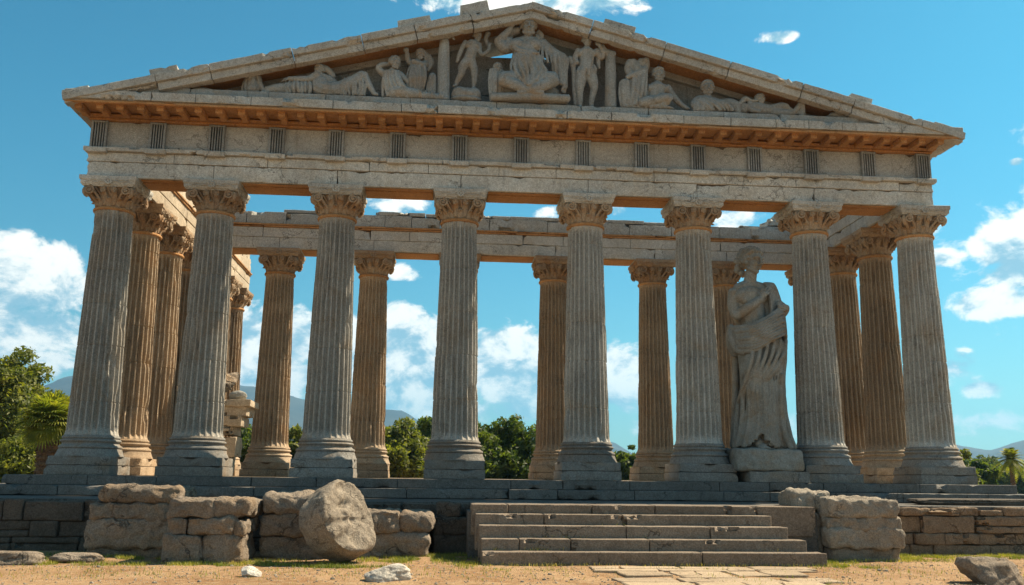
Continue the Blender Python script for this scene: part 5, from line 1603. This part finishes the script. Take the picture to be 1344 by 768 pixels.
# ---- grass and grit at the foot of the stones
def grass():
    nr = np.random.RandomState(8); rg_ = random.Random(8); P = []
    patches = [(-6.6, -7.2, 1.3, .3, 2600), (-5.0, -8.45, 1.3, .22, 2400), (-3.1, -8.0, 1.0, .45, 3400), (-1.9, -8.75, .9, .2, 1500), (-.6, -7.2, .9, .5, 3400), (.3, -6.4, .6, .6, 1800),
               (10.9, -6.3, 1.0, .7, 5200), (13.2, -6.0, 1.2, .45, 3600), (15.5, -5.8, 1.5, .4, 3000), (8.5, -7.5, .5, .5, 1200), (-8.6, -6.3, 1.6, .6, 1800), (4.2, -9.1, 1.6, .3, 300), (1.8, -7.55, .3, .05, 60), (6, -11, 1.2, 1, 260), (1.5, -9.2, 1.2, .4, 300), (-1.0, -10, 4, 1.2, 900), (9.5, -9.5, 3, 1.4, 700), (-6, -10, 2, .8, 500), (-7.2, -8.3, .9, .3, 1500), (8.4, -8.6, .6, .3, 900), (.7, -8.2, .3, .5, 900)]
    for (x, y, sx, sy, n) in patches:
        P.append(np.stack([x+sx*nr.normal(size=n)*.6, y+sy*nr.normal(size=n)*.6, np.zeros(n)], 1))
    p = np.concatenate(P); n = len(p); k = np.array([noise.noise(Vector((q[0]*2.2, q[1]*2.2, 4))) for q in p]); p = p[k > -.12]; n = len(p)
    p = p[(p[:, 1] < -5.2)]; n = len(p)
    a = nr.uniform(0, 6.28, n); h = nr.uniform(.03, .10, n)[:, None]; w_ = .007
    s_ = np.stack([np.cos(a), np.sin(a), np.zeros(n)], 1)*w_; l_ = np.stack([np.cos(a+1.6), np.sin(a+1.6), np.zeros(n)], 1)*h*nr.uniform(.1, .8, n)[:, None]
    base = p.copy(); base[:, 2] = [.035*noise.noise(Vector((q[0]*.7, q[1]*.7, 0)))-.01 for q in p]
    tip = base+l_+np.array([0, 0, 1])*h
    V = np.stack([base-s_, base+s_, tip], 1).reshape(-1, 3)
    me = bpy.data.meshes.new('grass'); me.from_pydata(V.tolist(), [], [(3*i, 3*i+1, 3*i+2) for i in range(n)]); me.materials.append(M['grass'])
    o = bpy.data.objects.new('grass', me); COL.objects.link(o); tag(o, 'short yellow-green grass at the foot of the stones', 'grass', kind='stuff')
grass()
def tufts():
    nr = np.random.RandomState(18); V = []
    for (x, y, z, s_, n) in [(2.0, -7.90, .262, .25, 130), (2.6, -7.52, .49, .35, 150), (1.3, -7.92, .262, .1, 50), (4.4, -7.52, .49, .1, 60), (5.45, -8.30, .0, .06, 60), (6.9, -7.9, .262, .15, 50), (3.9, -7.15, .735, .12, 60),
                             (9.4, -7.1, 0, .7, 500), (-4.5, -8.2, 0, .6, 400), (2.2, -8.36, 0, .9, 300), (6.2, -8.36, 0, 1.2, 380), (-2.0, -6.9, .9, .05, 10)]:
        p = np.stack([x+s_*nr.normal(size=n), y+.03*nr.normal(size=n), np.full(n, z)], 1); a = nr.uniform(0, 6.28, n); h = nr.uniform(.025, .09, n)[:, None]
        s2 = np.stack([np.cos(a), np.sin(a), 0*a], 1)*.006; l_ = np.stack([np.cos(a+1.6), np.sin(a+1.6), 0*a], 1)*h*.5
        V.append(np.stack([p-s2, p+s2, p+l_+np.array([0, 0, 1])*h], 1).reshape(-1, 3))
    V = np.concatenate(V); n = len(V)//3
    me = bpy.data.meshes.new('weeds'); me.from_pydata(V.tolist(), [], [(3*i, 3*i+1, 3*i+2) for i in range(n)]); me.materials.append(M['dry_grass'])
    o = bpy.data.objects.new('weeds', me); COL.objects.link(o); tag(o, 'dry weeds growing in the joints of the stairs and stones', 'weeds', kind='stuff')
M['dry_grass'] = leaf_mat('dry_grass_blade', (.30, .26, .08), (.50, .40, .17), .3)
tufts()
def grit():
    rg_ = random.Random(3); m_ = MB(); vs0, fs0 = rock_mesh(1, .8, .55, 7, sub=2)
    for i in range(3800):
        x = rg_.uniform(-10, 13); y = rg_.uniform(-12.5, -6.8); s_ = rg_.uniform(.006, .022) if rg_.random() < .97 else rg_.uniform(.025, .045)
        if .8 < x < 8.3 and y > -8.4: continue
        T_ = Matrix.Translation((x, y, .035*noise.noise(Vector((x*.7, y*.7, 0)))+s_*.2)) @ Matrix.Rotation(rg_.uniform(0, 6), 4, 'Z') @ Matrix.Scale(s_, 4)
        m_.add(vs0, fs0, T_)
    tag(m_.build('gravel', 'boulder', smooth=True), 'loose grit and pebbles scattered on the sand', 'gravel', kind='stuff')
grit()
